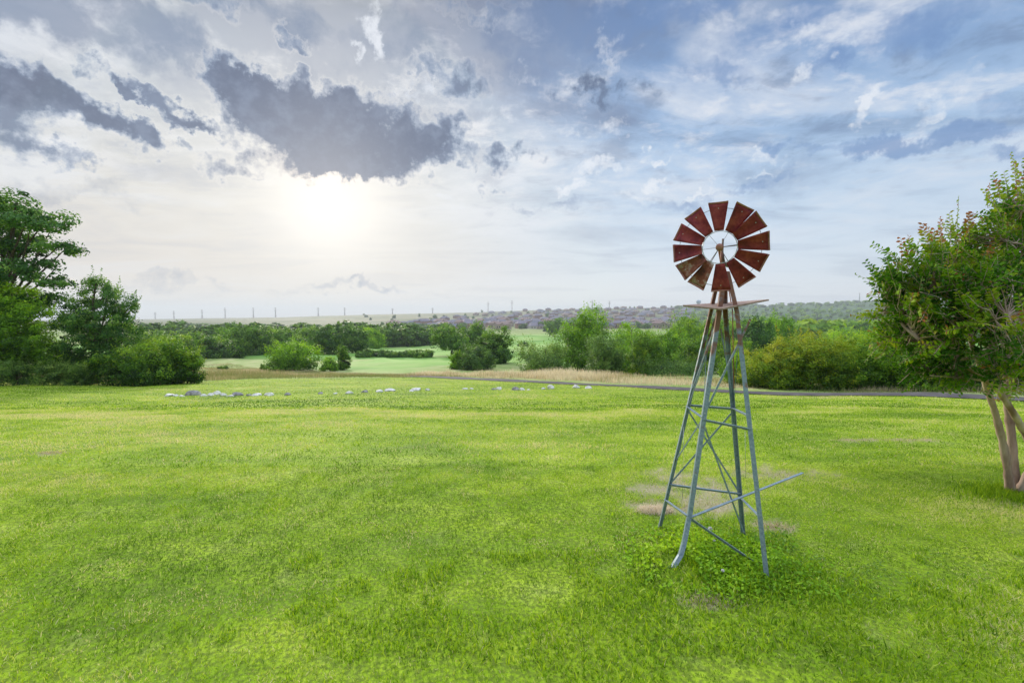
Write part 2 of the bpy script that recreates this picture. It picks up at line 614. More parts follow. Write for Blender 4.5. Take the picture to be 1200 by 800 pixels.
def bare(x, y):
    b = np.zeros_like(x)
    for (cx, cy), rx, ry in BARE:
        q = np.sqrt(((x - cx) / rx) ** 2 + ((y - cy) / ry) ** 2) + (fbm(x * 5, y * 9, 41) - .5) * 2.4
        b = np.maximum(b, 1 - sst(q, .5, 1.15))
    return b * (.55 + .45 * vnoise(x * 23, y * 23, 47))


def lush(x, y):
    q = np.sqrt(((x - WC[0] - .02) / .62) ** 2 + ((y - WC[1] + .10) / .52) ** 2) + (fbm(x * 5, y * 5, 43) - .5) * 1.3
    return 1 - sst(q, .35, 1.25)


x, y = X_.ravel(), Y_.ravel()
lawn = lawn_edge(x, y)
fair = sst(fbm(x / 60, y / 42, 51), .36, .50) * sst(y, 48, 60) * (1 - sst(y, 320, 520))
fieldm = sst(y, 500, 900)
wooded = sst(x / np.maximum(y, 1), .30, .42) * sst(y, 220, 330)
me = npmesh('ground', np.stack([x, y, Z_.ravel()], 1), Q, smooth=True, extra={'lawn': lawn, 'fairway': fair, 'field': fieldm, 'bare': bare(x, y), 'wooded': wooded})

m, t = material('ground_cover')
geo = t.node('ShaderNodeNewGeometry')
pos = geo.outputs['Position']
n1 = t.noise(pos, .55, 5, .6)
n2 = t.noise(pos, 3.0, 4, .6)
mpn = t.node('ShaderNodeMapping')
t.l.new(pos, mpn.inputs[0])
mpn.inputs['Scale'].default_value = (.5, 1.6, 1)
n3 = t.noise(mpn.outputs[0], 1.1, 5, .62)
n4 = t.noise(pos, 40., 3, .6)
lawnc = t.ramp(t.math('ADD', t.math('MULTIPLY', n1, .45), t.math('MULTIPLY', n3, .55)), [(.32, (.10, .21, .008)), (.46, (.23, .37, .014)), (.56, (.36, .49, .03)), (.70, (.52, .58, .16))])
lawnc = t.mix(t.rng(n2, .55, .75, 0, .35), lawnc, (.38, .37, .17))
lawnc = t.mix(t.rng(n4, .35, .62, .0, .75), lawnc, (.11, .15, .025))
roughc = t.ramp(t.noise(pos, .35, 5, .65), [(.35, (.18, .28, .06)), (.52, (.28, .34, .11)), (.70, (.42, .38, .22))])
fairc = t.ramp(t.noise(pos, .05, 4, .6), [(.35, (.13, .28, .05)), (.5, (.22, .40, .08)), (.65, (.32, .44, .14))])
fieldc = t.ramp(t.noise(pos, .006, 6, .6), [(.38, (.09, .12, .05)), (.5, (.17, .18, .09)), (.62, (.24, .22, .13))])
at = lambda nm: t.node('ShaderNodeAttribute', attribute_name=nm).outputs['Fac']
c = t.mix(at('fairway'), roughc, fairc)
c = t.mix(at('field'), c, fieldc)
c = t.mix(at('wooded'), c, t.ramp(t.noise(pos, .03, 5, .6), [(.4, (.04, .09, .025)), (.6, (.10, .17, .05))]))
c = t.mix(at('lawn'), c, t.mix(at('bare'), lawnc, t.ramp(n4, [(.35, (.30, .24, .15)), (.65, (.50, .42, .30))])))
hh = t.math('ADD', t.math('MULTIPLY', n4, .4), n2)
finish(t, principled(t, c, .9, 0, .1, bump(t, hh, .6, .03)))
tag(link('ground', me, m), kind='structure')

# path ribbon
tt = np.linspace(-.15, 1.1, 260)
cen = PATH_A[None] + (PATH_B - PATH_A)[None] * tt[:, None]
dn = (PATH_B - PATH_A) / np.linalg.norm(PATH_B - PATH_A)
nn = np.array([-dn[1], dn[0]])
if np.dot(nn, -PATH_A) > 0:
    nn = -nn                                 # nn points away from the camera
V, K = [], 5
for c0 in cen:
    s0 = -float(pd(c0[0], c0[1]))
    for k in range(K):
        q = c0 + nn * (s0 + (-.8 + 1.6 * k / (K - 1)))
        V.append((q[0], q[1], ground(*q) + .05 - (.0 if 0 < k < K - 1 else .03)))
for c0 in (0,):
    Qp = [(i * K + k, i * K + k + 1, (i + 1) * K + k + 1, (i + 1) * K + k) for i in range(len(cen) - 1) for k in range(K - 1)]
m, t = material('asphalt')
pos = t.node('ShaderNodeNewGeometry').outputs['Position']
n = t.noise(pos, 2.5, 5, .6)
finish(t, principled(t, t.ramp(n, [(.3, (.06, .055, .055)), (.7, (.13, .12, .115))]), .9, 0, .2))
tag(link('path', npmesh('path', V, Qp, smooth=True), m), kind='structure')


# ------------------------------------------------------------------ blades
def blades(name, XY, h, w, tint, lean=.5, bend=.5, seed=1, z0=None, face=None):
    r = np.random.default_rng(seed)
    n = len(XY)
    z = zt(XY[:, 0], XY[:, 1]) if z0 is None else z0
    B = np.stack([XY[:, 0], XY[:, 1], z - .004], 1)
    a = r.uniform(0, 2 * np.pi, n)
    u = np.stack([np.cos(a), np.sin(a), np.zeros(n)], 1)
    b = r.uniform(0, 2 * np.pi, n)
    ln = np.abs(r.normal(0, lean, n))
    d = np.stack([np.cos(b) * ln, np.sin(b) * ln, np.ones(n)], 1)
    d /= np.linalg.norm(d, axis=1)[:, None]
    d2 = d + np.stack([np.cos(b), np.sin(b), -.25 * np.ones(n)], 1) * (r.uniform(0, bend, n))[:, None]
    d2 /= np.linalg.norm(d2, axis=1)[:, None]
    h = h[:, None]
    w = w[:, None]
    V = np.stack([B - u * w, B + u * w, B + d * h * .55 + u * w * .8, B + d * h * .55 - u * w * .8,
                  B + d * h * .55 + d2 * h * .45 + u * w * .15, B + d * h * .55 + d2 * h * .45 - u * w * .15], 1).reshape(-1, 3)
    k = np.arange(n)[:, None] * 6
    Q = np.concatenate([k + np.array([[0, 1, 2, 3]]), k + np.array([[3, 2, 4, 5]])])
    return npmesh(name, V, Q, tint=np.repeat(tint, 6))


M['grass'] = leafmat('grass_blade', [(0, (.05, .14, .006)), (.3, (.18, .34, .010)), (.55, (.38, .54, .02)), (.76, (.56, .65, .12)), (1, (.70, .64, .38))], .42, .6, .15)
M['straw'] = leafmat('straw_blade', [(0, (.17, .24, .07)), (.4, (.34, .31, .16)), (.7, (.56, .45, .34)), (1, (.78, .70, .60))], .35, .7, .1)

def field(n, y0, y1, pw=1.0):
    yv = (rg.uniform(y0 ** 2, y1 ** 2, n)) ** .5 if pw == 1 else y0 + (y1 - y0) * rg.uniform(0, 1, n) ** pw
    xv = rg.uniform(-1.32, 1.32, n) * (yv + .3)
    return xv, yv


def lawn_tint(x, y, r):
    b = fbm(x / 1.7 + y * .12, y / .75, 61, 5)
    c = fbm(x / 5 + 3, y / 3.2, 63, 3)
    f = fbm(x * 6, y * 6, 65, 2)
    v = .46 + (b - .5) * 1.6 + (c - .5) * 1.2 + (f - .5) * .6 + r.normal(0, .17, len(x))
    v -= .05 * lush(x, y)
    return v, b, f


parts = [(300000, 1.7, 5.0, .020, .0016), (230000, 5.0, 11.0, .026, .0033), (230000, 11.0, 37.0, .034, .0085)]
for i, (n, y0, y1, hh_, ww_) in enumerate(parts):
    x, y = field(n, y0, y1, 1 if i < 2 else 1.25)
    keep = (lawn_edge(x, y) > .5)
    dead_ = rg.uniform(0, 1, len(x)) < .05 + .30 * sst(fbm(x * 2.3, y * 3.1, 131, 4), .56, .74)
    keep &= rg.uniform(0, 1, n) > bare(x, y) * .9
    x, y = x[keep], y[keep]
    v, b, f = lawn_tint(x, y, rg)
    v = np.where(dead_[keep], rg.uniform(.8, 1.1, len(x)), v)
    hgt = hh_ * rg.uniform(.5, 1.5, len(x)) * ((.35 + 1.3 * fbm(x * 9, y * 9, 66, 2)) if i < 2 else .9) * (.6 + .8 * b) * (1 + .5 * lush(x, y))
    me = blades('lawn_grass', np.stack([x, y], 1), hgt, ww_ * rg.uniform(.6, 1.4, len(x)) * (1 + .4 * lush(x, y)), np.clip(v, 0.02, .98), .75, .9, 5 + i)
    if i == 0:
        o = link('lawn_grass', me, M['grass'])
        lawn_objs = [o]
    else:
        lawn_objs.append(link('lawn_grass', me, M['grass']))
for o, nm in zip(lawn_objs, ('short mown green lawn grass in the foreground', 'mown green lawn grass on the middle of the slope', 'mown green lawn grass out to the far edge of the lawn')):
    tag(o, nm, 'grass', kind='stuff')

# straw litter on the bare spots and thin thatch through the lawn
n = 9000
x = np.concatenate([rg.normal(c[0][0], c[1] * .55, n // len(BARE)) for c in BARE])
y = np.concatenate([rg.normal(c[0][1], c[2] * .55, n // len(BARE)) for c in BARE])
me = blades('dry_thatch', np.stack([x, y], 1), rg.uniform(.015, .04, len(x)), np.full(len(x), .0016), rg.uniform(.45, 1, len(x)), 3.5, .3, 21)
tag(link('dry_thatch', me, M['straw']), 'dry tan thatch on the bare patches round the windmill', 'thatch', kind='stuff')

# the band of tall dry grass beyond the path, with green blades at its foot
n = 120000
s = rg.uniform(-.22, 1.3, n)
off = rg.uniform(1.3, 8, n) ** 1.0
cx = PATH_A[0] + (PATH_B[0] - PATH_A[0]) * s
cy = PATH_A[1] + (PATH_B[1] - PATH_A[1]) * s
x, y = cx + nn[0] * off, cy + nn[1] * off
keep = (pd(x, y) > 1.25) & (y > 10)
x, y = x[keep], y[keep]
d_ = pd(x, y)
patch = fbm(x / 4, y / 4, 71, 4)
keep = rg.uniform(0, 1, len(x)) < -.35 + 2.2 * patch
x, y, d_, patch = x[keep], y[keep], d_[keep], patch[keep]
hg = (.10 + .27 * sst(d_, 1.3, 4.5)) * rg.uniform(.5, 1.25, len(x)) * (.25 + 1.5 * patch) * (.6 + .9 * fbm(x / 1.2, y / 1.2, 75, 3))
hg *= (1 - .35 * sst(x, 3, 12)) * (1 - .5 * sst(-x, 5, 11))
tn = np.clip(.15 + .75 * sst(d_, 1.2, 2.6) * (1 - .55 * sst(x, 8, 14)) * (1 - .5 * sst(-x, 5, 11)) + (patch - .5) * 1.3 + (fbm(x / 1.5, y / 1.5, 79, 3) - .5) * .8 + rg.normal(0, .14, len(x)), 0, 1)
me = blades('tall_dry_grass', np.stack([x, y], 1), hg, np.full(len(x), .010), tn, .22, .35, 23)
tag(link('tall_dry_grass', me, M['straw']), 'band of tall tan and pinkish dry grass beyond the path', 'dry grass', kind='stuff')
# rough weeds left of the path, under the left trees
n = 60000
x = rg.uniform(-34, -4, n)
y = rg.uniform(23.5, 42, n)
keep = (lawn_edge(x, y) < .45) & (pd(x, y) < 1.3)
x, y = x[keep], y[keep]
patch = fbm(x / 3, y / 3, 73, 4)
me = blades('rough_weeds', np.stack([x, y], 1), rg.uniform(.08, .30, len(x)) * (.4 + patch) * (1 + 1.2 * (x < -19)), np.full(len(x), .010), np.clip(.18 + (patch - .5) * 1.2 + rg.normal(0, .15, len(x)), 0, 1), .25, .4, 25)
tag(link('rough_weeds', me, M['straw']), 'pale green and tan rough weeds at the left edge of the lawn', 'weeds', kind='stuff')


# ------------------------------------------------------------------ leaves
def unit(r, n):
    v = r.normal(size=(n, 3))
    return v / np.linalg.norm(v, axis=1)[:, None]


def leaf_quads(C, Nrm, size, r, aspect=.5):
    """one rhombic leaf per centre, its plane close to the normal Nrm"""
    n = len(C)
    rv = unit(r, n)
    L = np.cross(Nrm, rv)
    L /= np.linalg.norm(L, axis=1)[:, None] + 1e-9
    Wd = np.cross(Nrm, L)
    s = size[:, None]
    V = np.stack([C - L * s * .5, C + Wd * s * aspect * .5 - L * s * .05, C + L * s * .5, C - Wd * s * aspect * .5 - L * s * .05], 1)
    return V.reshape(-1, 3), (np.arange(n)[:, None] * 4 + np.array([[0, 1, 2, 3]]))


def crown(r, lobes, n_clump, clump_r, per, size, shell=.5, flat=.75, up=.35, zmin=.05, tip=.25):
    """leaf clumps spread through the crown's lobes; returns vertices, quads, tint, clump centres"""
    lb = np.array([l[0] for l in lobes], float)
    lr = np.array([l[1] if np.ndim(l[1]) else (l[1],) * 3 for l in lobes], float)
    wgt = (lr[:, 0] * lr[:, 2]) ** 1.0
    idx = r.choice(len(lobes), n_clump, p=wgt / wgt.sum())
    d = unit(r, n_clump)
    f = (shell ** 3 + (1 - shell ** 3) * r.uniform(0, 1, n_clump)) ** (1 / 3)
    f *= r.uniform(.86, 1.12, n_clump)
    C = lb[idx] + d * lr[idx] * f[:, None]
    C = C[C[:, 2] > zmin]
    n_clump = len(C)
    ctr = lb.mean(0)
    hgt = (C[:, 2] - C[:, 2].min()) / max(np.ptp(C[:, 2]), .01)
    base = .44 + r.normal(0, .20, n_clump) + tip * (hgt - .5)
    cr = clump_r * r.uniform(.5, 1.4, n_clump)
    k = np.repeat(np.arange(n_clump), per)
    dd = unit(r, len(k))
    q = r.uniform(.1, 1, len(k)) ** .5
    L = C[k] + dd * np.array([1, 1, flat]) * (cr[k] * q)[:, None]
    L[:, 2] = np.maximum(L[:, 2], .02)
    out = L - ctr
    out /= np.linalg.norm(out, axis=1)[:, None] + 1e-9
    nrm = dd * .7 + out * .5 + np.array([0, 0, up]) + r.normal(size=L.shape) * .45
    nrm /= np.linalg.norm(nrm, axis=1)[:, None]
    V, Qd = leaf_quads(L, nrm, size * r.uniform(.6, 1.35, len(L)), r)
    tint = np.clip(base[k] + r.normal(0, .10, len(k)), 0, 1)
    return V, Qd, np.repeat(tint, 4), C


def limbs(r, base, lobes, C, r0, n_limb=14, sides=6, fork=.35):
    """a tapered trunk with limbs that reach into the crown"""
    Vs, Qs, k = [], [], 0

    def add(p, rad, sd=sides):
        nonlocal k
        V, Qd = tube_np(p, rad, sd)
        Vs.append(V)
        Qs.append(Qd + k)
        k += len(V)
    top = np.array([l[0] for l in lobes]).mean(0)
    top = np.array([top[0], top[1], max(l[0][2] for l in lobes)])
    n = 7
    tr = np.array([base + (top - base) * (i / (n - 1)) for i in range(n)])
    tr[1:-1, :2] += r.normal(0, r0 * .6, (n - 2, 2))
    add(tr, np.linspace(r0, r0 * .25, n) * np.array([1.35] + [1] * (n - 1)), 9)
    ids = r.choice(len(C), min(n_limb, len(C)), replace=False)
    for i in ids:
        e = C[i]
        f0 = np.clip(fork + .5 * r.uniform() * (e[2] / max(top[2], .1)), .12, .9)
        s = base + (top - base) * f0
        s = s + 0.
        mid = (s + e) / 2 + np.array([0, 0, -.10 * np.linalg.norm(e - s)]) + r.normal(0, .05 * np.linalg.norm(e - s), 3)
        ts = np.linspace(0, 1, 6)[:, None]
        p = (1 - ts) ** 2 * s + 2 * ts * (1 - ts) * mid + ts ** 2 * e
        add(p, np.linspace(r0 * .42, r0 * .07, 6), 5)
    return np.concatenate(Vs), np.concatenate(Qs)


def plant(name, label, cat, loc, lobes, n_clump, clump_r, per, size, leaf, seed, r0=.1, n_limb=14, group=None, bark='bark',
          shell=.5, flat=.75, up=.35, zmin=.05, tip=.25, trunkname='trunk', crownname='crown', scale=1., fork=.35, shoots=0, dens=1.45):
    r = np.random.default_rng(seed)
    root = thing(name, label, cat, loc, group)
    V, Qd, tn, C = crown(r, lobes, int(n_clump * dens), clump_r, per, size * 1.12, shell, flat, up, zmin, tip)
    if shoots:                                # upright leafy shoots that break the outline
        sel = C[r.choice(len(C), shoots)]
        a0 = np.array([l[0] for l in lobes]).mean(0)
        LL, NN = [], []
        for c0 in sel:
            d = c0 - a0
            d = d / (np.linalg.norm(d) + 1e-6) + np.array([0, 0, .9]) + r.normal(0, .25, 3)
            d /= np.linalg.norm(d)
            ln = clump_r * r.uniform(1.0, 2.4)
            m_ = int(per * .6)
            f = r.uniform(0, 1, m_)
            LL.append(c0 + d * (f * ln)[:, None] + r.normal(0, 1, (m_, 3)) * (clump_r * .22 * (1.1 - f))[:, None])
            NN.append(unit(r, m_))
        LL, NN = np.concatenate(LL), np.concatenate(NN)
        V2, Q2 = leaf_quads(LL, NN, size * r.uniform(.6, 1.2, len(LL)), r)
        Qd = np.concatenate([Qd, Q2 + len(V)])
        V = np.concatenate([V, V2])
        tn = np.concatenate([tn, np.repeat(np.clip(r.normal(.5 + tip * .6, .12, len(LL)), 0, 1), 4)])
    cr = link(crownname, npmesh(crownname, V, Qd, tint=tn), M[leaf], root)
    V, Qd = limbs(r, np.array([0, 0, -.15]), lobes, C, r0, n_limb, fork=fork)
    tr = link(trunkname, npmesh(trunkname, V, Qd, smooth=True), M[bark], root)
    KIDS[root.name] = [cr, tr]
    root.scale = (scale,) * 3
    return root


def auto_lobes(r, w, h, n=9, low=.0, clear=0.):
    """lobes that fill a crown w wide and h high, starting at height clear"""
    L = [((0, 0, clear + (h - clear) * .5), (w * .34, w * .34, (h - clear) * .40))]
    for i in range(n):
        a = 2 * math.pi * i / n + r.uniform(-.4, .4)
        f = r.uniform(.16, .36)
        zz = clear + (h - clear) * r.uniform(.22, .80)
        rr_ = w * r.uniform(.17, .27) * (1.1 - .5 * abs((zz - clear) / (h - clear) - .4))
        L.append(((math.cos(a) * w * f, math.sin(a) * w * f, zz), (rr_, rr_, rr_ * r.uniform(.75, 1.1) * min(1.3, (h - clear) / w + .3))))
    if low:
        for i in range(n):
            a = 2 * math.pi * i / n + r.uniform(-.3, .3)
            rr_ = w * r.uniform(.12, .2)
            L.append(((math.cos(a) * w * .3, math.sin(a) * w * .3, h * .17), (rr_, rr_, h * .17)))
    L.append(((r.uniform(-.1, .1) * w, 0, h - .15 * (h - clear)), (w * .16, w * .16, (h - clear) * .15)))
    return L


def spot(px, Y):
    """foot of something seen in column px at depth Y"""
    x = (px - 600) / F * Y
    for _ in range(3):
        z = ground(x, Y)
        x = (px - 600) / F * ((Y * CP) - (z - EYE) * SP)
    return x, Y, ground(x, Y)


def put(px, Y, top, wpx):
    x, y, z = spot(px, Y)
    h = P(px, top, Y)[2] - z
    return (x, y, z), wpx / F * Y, h


def bush(name, label, cat, px, Y, top, wpx, leaf, seed, leafsz, n_clump=160, per=36, clump=.10, low=1., clear=0., group=None, tip=.25, r0=None, shell=.45, flat=.8,
         nl=9, shoots=0, up=.35):
    loc, w, h = put(px, Y, top, wpx)
    r = np.random.default_rng(seed)
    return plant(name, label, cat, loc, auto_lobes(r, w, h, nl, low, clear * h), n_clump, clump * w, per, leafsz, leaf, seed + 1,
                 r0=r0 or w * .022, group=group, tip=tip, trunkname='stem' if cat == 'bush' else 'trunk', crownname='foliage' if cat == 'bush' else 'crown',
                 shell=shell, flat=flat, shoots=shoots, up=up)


# --- left edge of the lawn
LX, LY = spot(-30, 24.0)[:2]


def pl(px, py, Y, loc):
    q = P(px, py, Y) - np.array(loc)
    return tuple(q)


loc = spot(-22, 24.0)
k = 24.0 / F
lob = [(pl(px, py, Yv, loc), (rx * k, rx * k * .9, ry * k)) for px, py, Yv, rx, ry in [
    (8, 242, 24, 34, 19), (40, 258, 23.5, 22, 13), (-30, 240, 24.5, 34, 24), (62, 262, 23.6, 20, 9), (72, 290, 24, 22, 9), (30, 288, 24.5, 28, 13), (-10, 285, 24, 34, 20),
    (45, 312, 24, 32, 9), (10, 318, 23, 30, 13), (62, 328, 23.5, 22, 6), (-40, 320, 24, 44, 26), (34, 272, 25, 20, 10), (5, 355, 24, 34, 14), (45, 350, 24, 24, 9), (-60, 280, 24, 36, 34), (-20, 262, 25, 30, 12), (84, 292, 24, 9, 5), (76, 254, 24, 6, 4)]]
plant('oak_tree', 'tall dark green tree with open layered crown cut by the left edge', 'tree', loc, lob, 330, .42, 70, .145, 'leaf_dark', 101,
      r0=.22, n_limb=26, shell=.3, flat=.55, tip=.25, fork=.2, dens=1.35)
loc = spot(30, 23.4)
lob = [(pl(px, py, Yv, loc), (rx * k, rx * k * .8, ry * k)) for px, py, Yv, rx, ry in [
    (10, 350, 23.2, 34, 22), (40, 372, 23.0, 24, 18), (-20, 360, 23.5, 34, 30), (0, 395, 22.8, 34, 26), (44, 412, 22.8, 26, 18), (75, 425, 23, 18, 12), (-40, 400, 23, 34, 30), (25, 345, 24, 20, 12)]]
lob += [(pl(px, py, Yv, loc), (rx * k, rx * k * .8, ry * k)) for px, py, Yv, rx, ry in [(15, 425, 22.8, 34, 16), (-20, 425, 23, 34, 16), (55, 420, 23, 24, 16), (20, 392, 22.6, 36, 24)]]
plant('leafy_tree', 'yellow green leafy tree crowding below the tall tree at the left edge', 'tree', loc, lob, 380, .34, 70, .10, 'leaf_bright', 103,
      r0=.13, n_limb=24, shell=.3, tip=.7, shoots=50, dens=2.0)
loc = spot(113, 23.3)
lob = [(pl(px, py, Yv, loc), (rx * k, rx * k * .8, ry * k)) for px, py, Yv, rx, ry in [
    (112, 345, 23.3, 18, 17), (138, 352, 23, 20, 16), (150, 366, 23.2, 17, 10), (95, 362, 23.4, 20, 16), (118, 375, 23, 34, 20), (80, 378, 23.6, 18, 12), (142, 388, 23, 24, 16),
    (100, 402, 23, 32, 20), (130, 418, 23, 28, 22), (92, 428, 23.2, 20, 16), (115, 432, 22.8, 34, 12), (112, 332, 23.3, 9, 8), ]]
plant('shade_tree', 'dark blue green bushy tree right of the tall left edge tree', 'tree', loc, lob, 360, .30, 62, .095, 'leaf_dark', 105,
      r0=.12, n_limb=20, shell=.4, tip=.45, shoots=90, dens=1.5)
bush('round_bush', 'broad dark green bush with yellowish tips at the lawn edge beside the blue green tree', 'bush', 176, 22.9, 398, 96, 'leaf_green', 107, .085, 380, 60, .09, tip=.8, shoots=60, nl=12)
bush('round_bush', 'low yellow green bush at the right end of the left thicket', 'bush', 219, 23.2, 406, 40, 'leaf_green', 109, .085, 150, 50, .12, tip=.7, shoots=20)
bush('tall_weed', 'pale grey green tall weed clump under the left edge trees', 'bush', 66, 22.2, 421, 48, 'leaf_grey', 110, .07, 120, 40, .12, tip=.3, shoots=40)

for i, (px, top, w, lab) in enumerate([(20, 424, 46, 'pale green tall weed clump at the left edge under the trees'), (96, 426, 34, 'pale green weed clump at the foot of the blue green tree')]):
    bush('tall_weed', lab, 'bush', px, 22.1, top, w, 'leaf_grey', 112 + i, .07, 120, 40, .12, tip=.4, shoots=40)
# --- right, beyond the path
for i, (px, Y, top, w, leaf, lab) in enumerate([
        (905, 21.5, 400, 84, 'leaf_yellow', 'olive yellow bush at the left end of the big right hedge'),
        (952, 21.0, 386, 96, 'leaf_yellow', 'tallest olive and gold topped bush of the big right hedge'),
        (1010, 20.5, 392, 96, 'leaf_green', 'dark green bush in the middle of the big right hedge'),
        (1066, 19.5, 398, 90, 'leaf_green', 'dark green bush behind the lower branches of the right tree'),
        (1130, 19.0, 404, 90, 'leaf_dark', 'dark bush behind the trunk of the right tree'),
        (1195, 18.5, 402, 90, 'leaf_dark', 'dark bush at the right edge behind the right tree')]):
    bush('hedge_bush', lab, 'bush', px, Y, top, w, leaf, 201 + i * 3, .075, 420, 55, .085, tip=.65 if i < 3 else .3, shoots=60, nl=12, shell=.35)
bush('bright_bush', 'bright green bush showing above the right hedge', 'bush', 1035, 29, 386, 90, 'leaf_bright', 231, .09, 260, 50, .09, tip=.4, shoots=40)
bush('bright_bush', 'bright yellow green bush at the foot of the hedge behind the windmill legs', 'bush', 868, 23.5, 412, 44, 'leaf_bright', 233, .08, 180, 46, .11, tip=.5, shoots=30)

# --- centre group beyond the path
CG = [  # name, label, cat, px, Y, top, w, leaf, size, clump n
    ('round_tree', 'big round bright green tree right of the pale fairway', 'tree', 686, 56, 361, 78, 'leaf_bright', .20, 420, .5),
    ('juniper_bush', 'grey green juniper in front of the big round tree', 'bush', 707, 42, 390, 50, 'leaf_grey', .12, 320, .2),
    ('juniper_bush', 'darker green juniper nearest the windmill in the centre thicket', 'bush', 757, 42, 388, 46, 'leaf_green', .12, 320, .15),
    ('low_brush', 'pale grey green brush left of the big round tree', 'bush', 640, 50, 404, 70, 'leaf_grey', .15, 220, .3),
    ('leafy_tree', 'rounded light green tree behind the two junipers', 'tree', 740, 66, 378, 56, 'leaf_bright', .2, 240, .4),
    ('leafy_tree', 'green tree between the junipers and the windmill', 'tree', 782, 62, 384, 50, 'leaf_bright', .2, 240, .35),
    ('leafy_tree', 'tall deep green tree left of the windmill legs', 'tree', 806, 80, 371, 60, 'leaf_green', .22, 240, .3),
    ('leafy_tree', 'deep green tree seen between the windmill legs', 'tree', 838, 84, 372, 56, 'leaf_green', .22, 240, .3),
    ('leafy_tree', 'green tree low against the left windmill leg', 'tree', 818, 50, 396, 50, 'leaf_green', .15, 240, .35),
    ('dark_tree', 'dark green conifer right behind the windmill', 'tree', 886, 60, 370, 44, 'leaf_dark', .18, 300, .1),
    ('willow_tree', 'pale feathery green tree right of the dark conifer', 'tree', 908, 92, 365, 52, 'leaf_bright', .3, 200, .4),
    ('leafy_tree', 'yellow green tree low between the junipers', 'tree', 733, 47, 402, 34, 'leaf_bright', .13, 200, .4),
    ('low_brush', 'grey green brush in front of the centre thicket', 'bush', 792, 40, 424, 90, 'leaf_grey', .11, 200, .2),
    ('leafy_tree', 'green tree with dark foot behind the right windmill leg', 'tree', 862, 46, 398, 46, 'leaf_green', .14, 240, .3),
    ('leafy_tree', 'green tree crown over the right hedge', 'tree', 975, 70, 384, 60, 'leaf_bright', .2, 200, .4),
]
for i, (nm, lab, cat, px, Y, top, w, leaf, sz, nc, tip) in enumerate(CG):
    bush(nm, lab, cat, px, Y, top, w, leaf, 301 + 5 * i, sz, nc, 46, .10 if w > 40 else .12, low=1., clear=0, tip=tip, shoots=50, shell=.35, nl=11,
         flat=1.2 if nm in ('juniper_bush', 'dark_tree') else .8, up=.9 if nm == 'juniper_bush' else .35)

# --- valley, left and middle
VG = [
    ('pale_bush', 'bright pale green round bush standing alone in the left middle of the valley', 'bush', 343, 58, 400, 66, 'leaf_bright', .17, 300, .5, 1),
    ('small_conifer', 'small upright dark green tree right of the pale round bush', 'tree', 402, 60, 403, 17, 'leaf_green', .14, 120, .2, 1),
    ('small_bush', 'little yellow green bush at the foot of the small upright tree', 'bush', 387, 57, 419, 22, 'leaf_bright', .14, 90, .4, 1),
    ('small_bush', 'tiny round bush alone on the left fairway', 'bush', 262, 60, 431, 12, 'leaf_green', .14, 60, .2, 1),
    ('small_bush', 'thin sapling left of the pale round bush', 'bush', 308, 58, 427, 7, 'leaf_green', .12, 40, .2, 1),
    ('shade_tree', 'dark spreading tree left of the grey green tree in the middle valley', 'tree', 530, 100, 383, 50, 'leaf_far', .34, 240, .3, 0),
    ('shade_tree', 'tall grey green tree in the middle of the valley', 'tree', 577, 68, 383, 50, 'leaf_far', .24, 320, .4, 1),
    ('shade_tree', 'dark tree crown behind the grey green tree in the middle valley', 'tree', 560, 125, 380, 44, 'leaf_far', .38, 200, .3, 0),
    ('low_brush', 'olive brush at the foot of the grey green valley tree', 'bush', 558, 57, 407, 46, 'leaf_grey', .17, 220, .25, 1),
    ('small_bush', 'bright yellow green bush left of the olive brush', 'bush', 536, 58, 412, 20, 'leaf_bright', .15, 120, .4, 1),
    ('small_bush', 'small dark round bush on the pale fairway right of the middle trees', 'bush', 613, 170, 402, 14, 'leaf_dark', .4, 80, .1, 1),
    ('leafy_tree', 'light green tree behind the left bush thicket', 'tree', 243, 82, 390, 60, 'leaf_far', .28, 260, .6, 1),
    ('leafy_tree', 'green tree just right of the left thicket', 'tree', 206, 72, 392, 60, 'leaf_green', .26, 240, .3, 1),
    ('dark_tree', 'large dark oak left of the pale round bush', 'tree', 293, 98, 382, 56, 'leaf_far', .30, 320, .15, 1),
    ('dark_tree', 'dark oak above the pale round bush', 'tree', 332, 112, 385, 48, 'leaf_far', .34, 260, .4, 1),
    ('dark_tree', 'purplish dark oak right of the pale round bush', 'tree', 384, 104, 382, 40, 'leaf_far', .32, 240, .0, 1),
    ('dark_tree', 'dark round oak behind the small upright tree', 'tree', 413, 118, 381, 42, 'leaf_far', .34, 240, .1, 1),
    ('leafy_tree', 'pale green tree between the left thicket and the dark oak', 'tree', 262, 90, 392, 50, 'leaf_green', .28, 260, .4, 1),
    ('leafy_tree', 'light round tree in front of the wood left of the pale round bush', 'tree', 272, 150, 383, 36, 'leaf_bright', .4, 220, .2, 1),
    ('leafy_tree', 'light round tree in front of the wood above the small upright tree', 'tree', 436, 160, 384, 32, 'leaf_bright', .4, 200, .2, 1),
    ('leafy_tree', 'mid green tree behind the pale round bush', 'tree', 356, 128, 384, 44, 'leaf_far', .36, 220, .5, 1),
    ('dark_tree', 'broad dark tree beyond the low bushes of the fairway', 'tree', 452, 175, 384, 40, 'leaf_far', .45, 200, .2, 1),
    ('dark_tree', 'second broad dark tree beyond the low bushes, right of the other', 'tree', 492, 180, 384, 40, 'leaf_far', .45, 200, .2, 1),
    ('leafy_tree', 'green tree at the far left behind the blue green tree', 'tree', 165, 90, 388, 60, 'leaf_far', .3, 220, .4, 1),
    ('dark_tree', 'small dark tree by the far houses left of the big round tree', 'tree', 648, 330, 375, 26, 'leaf_far', .9, 120, .1, 0),
]
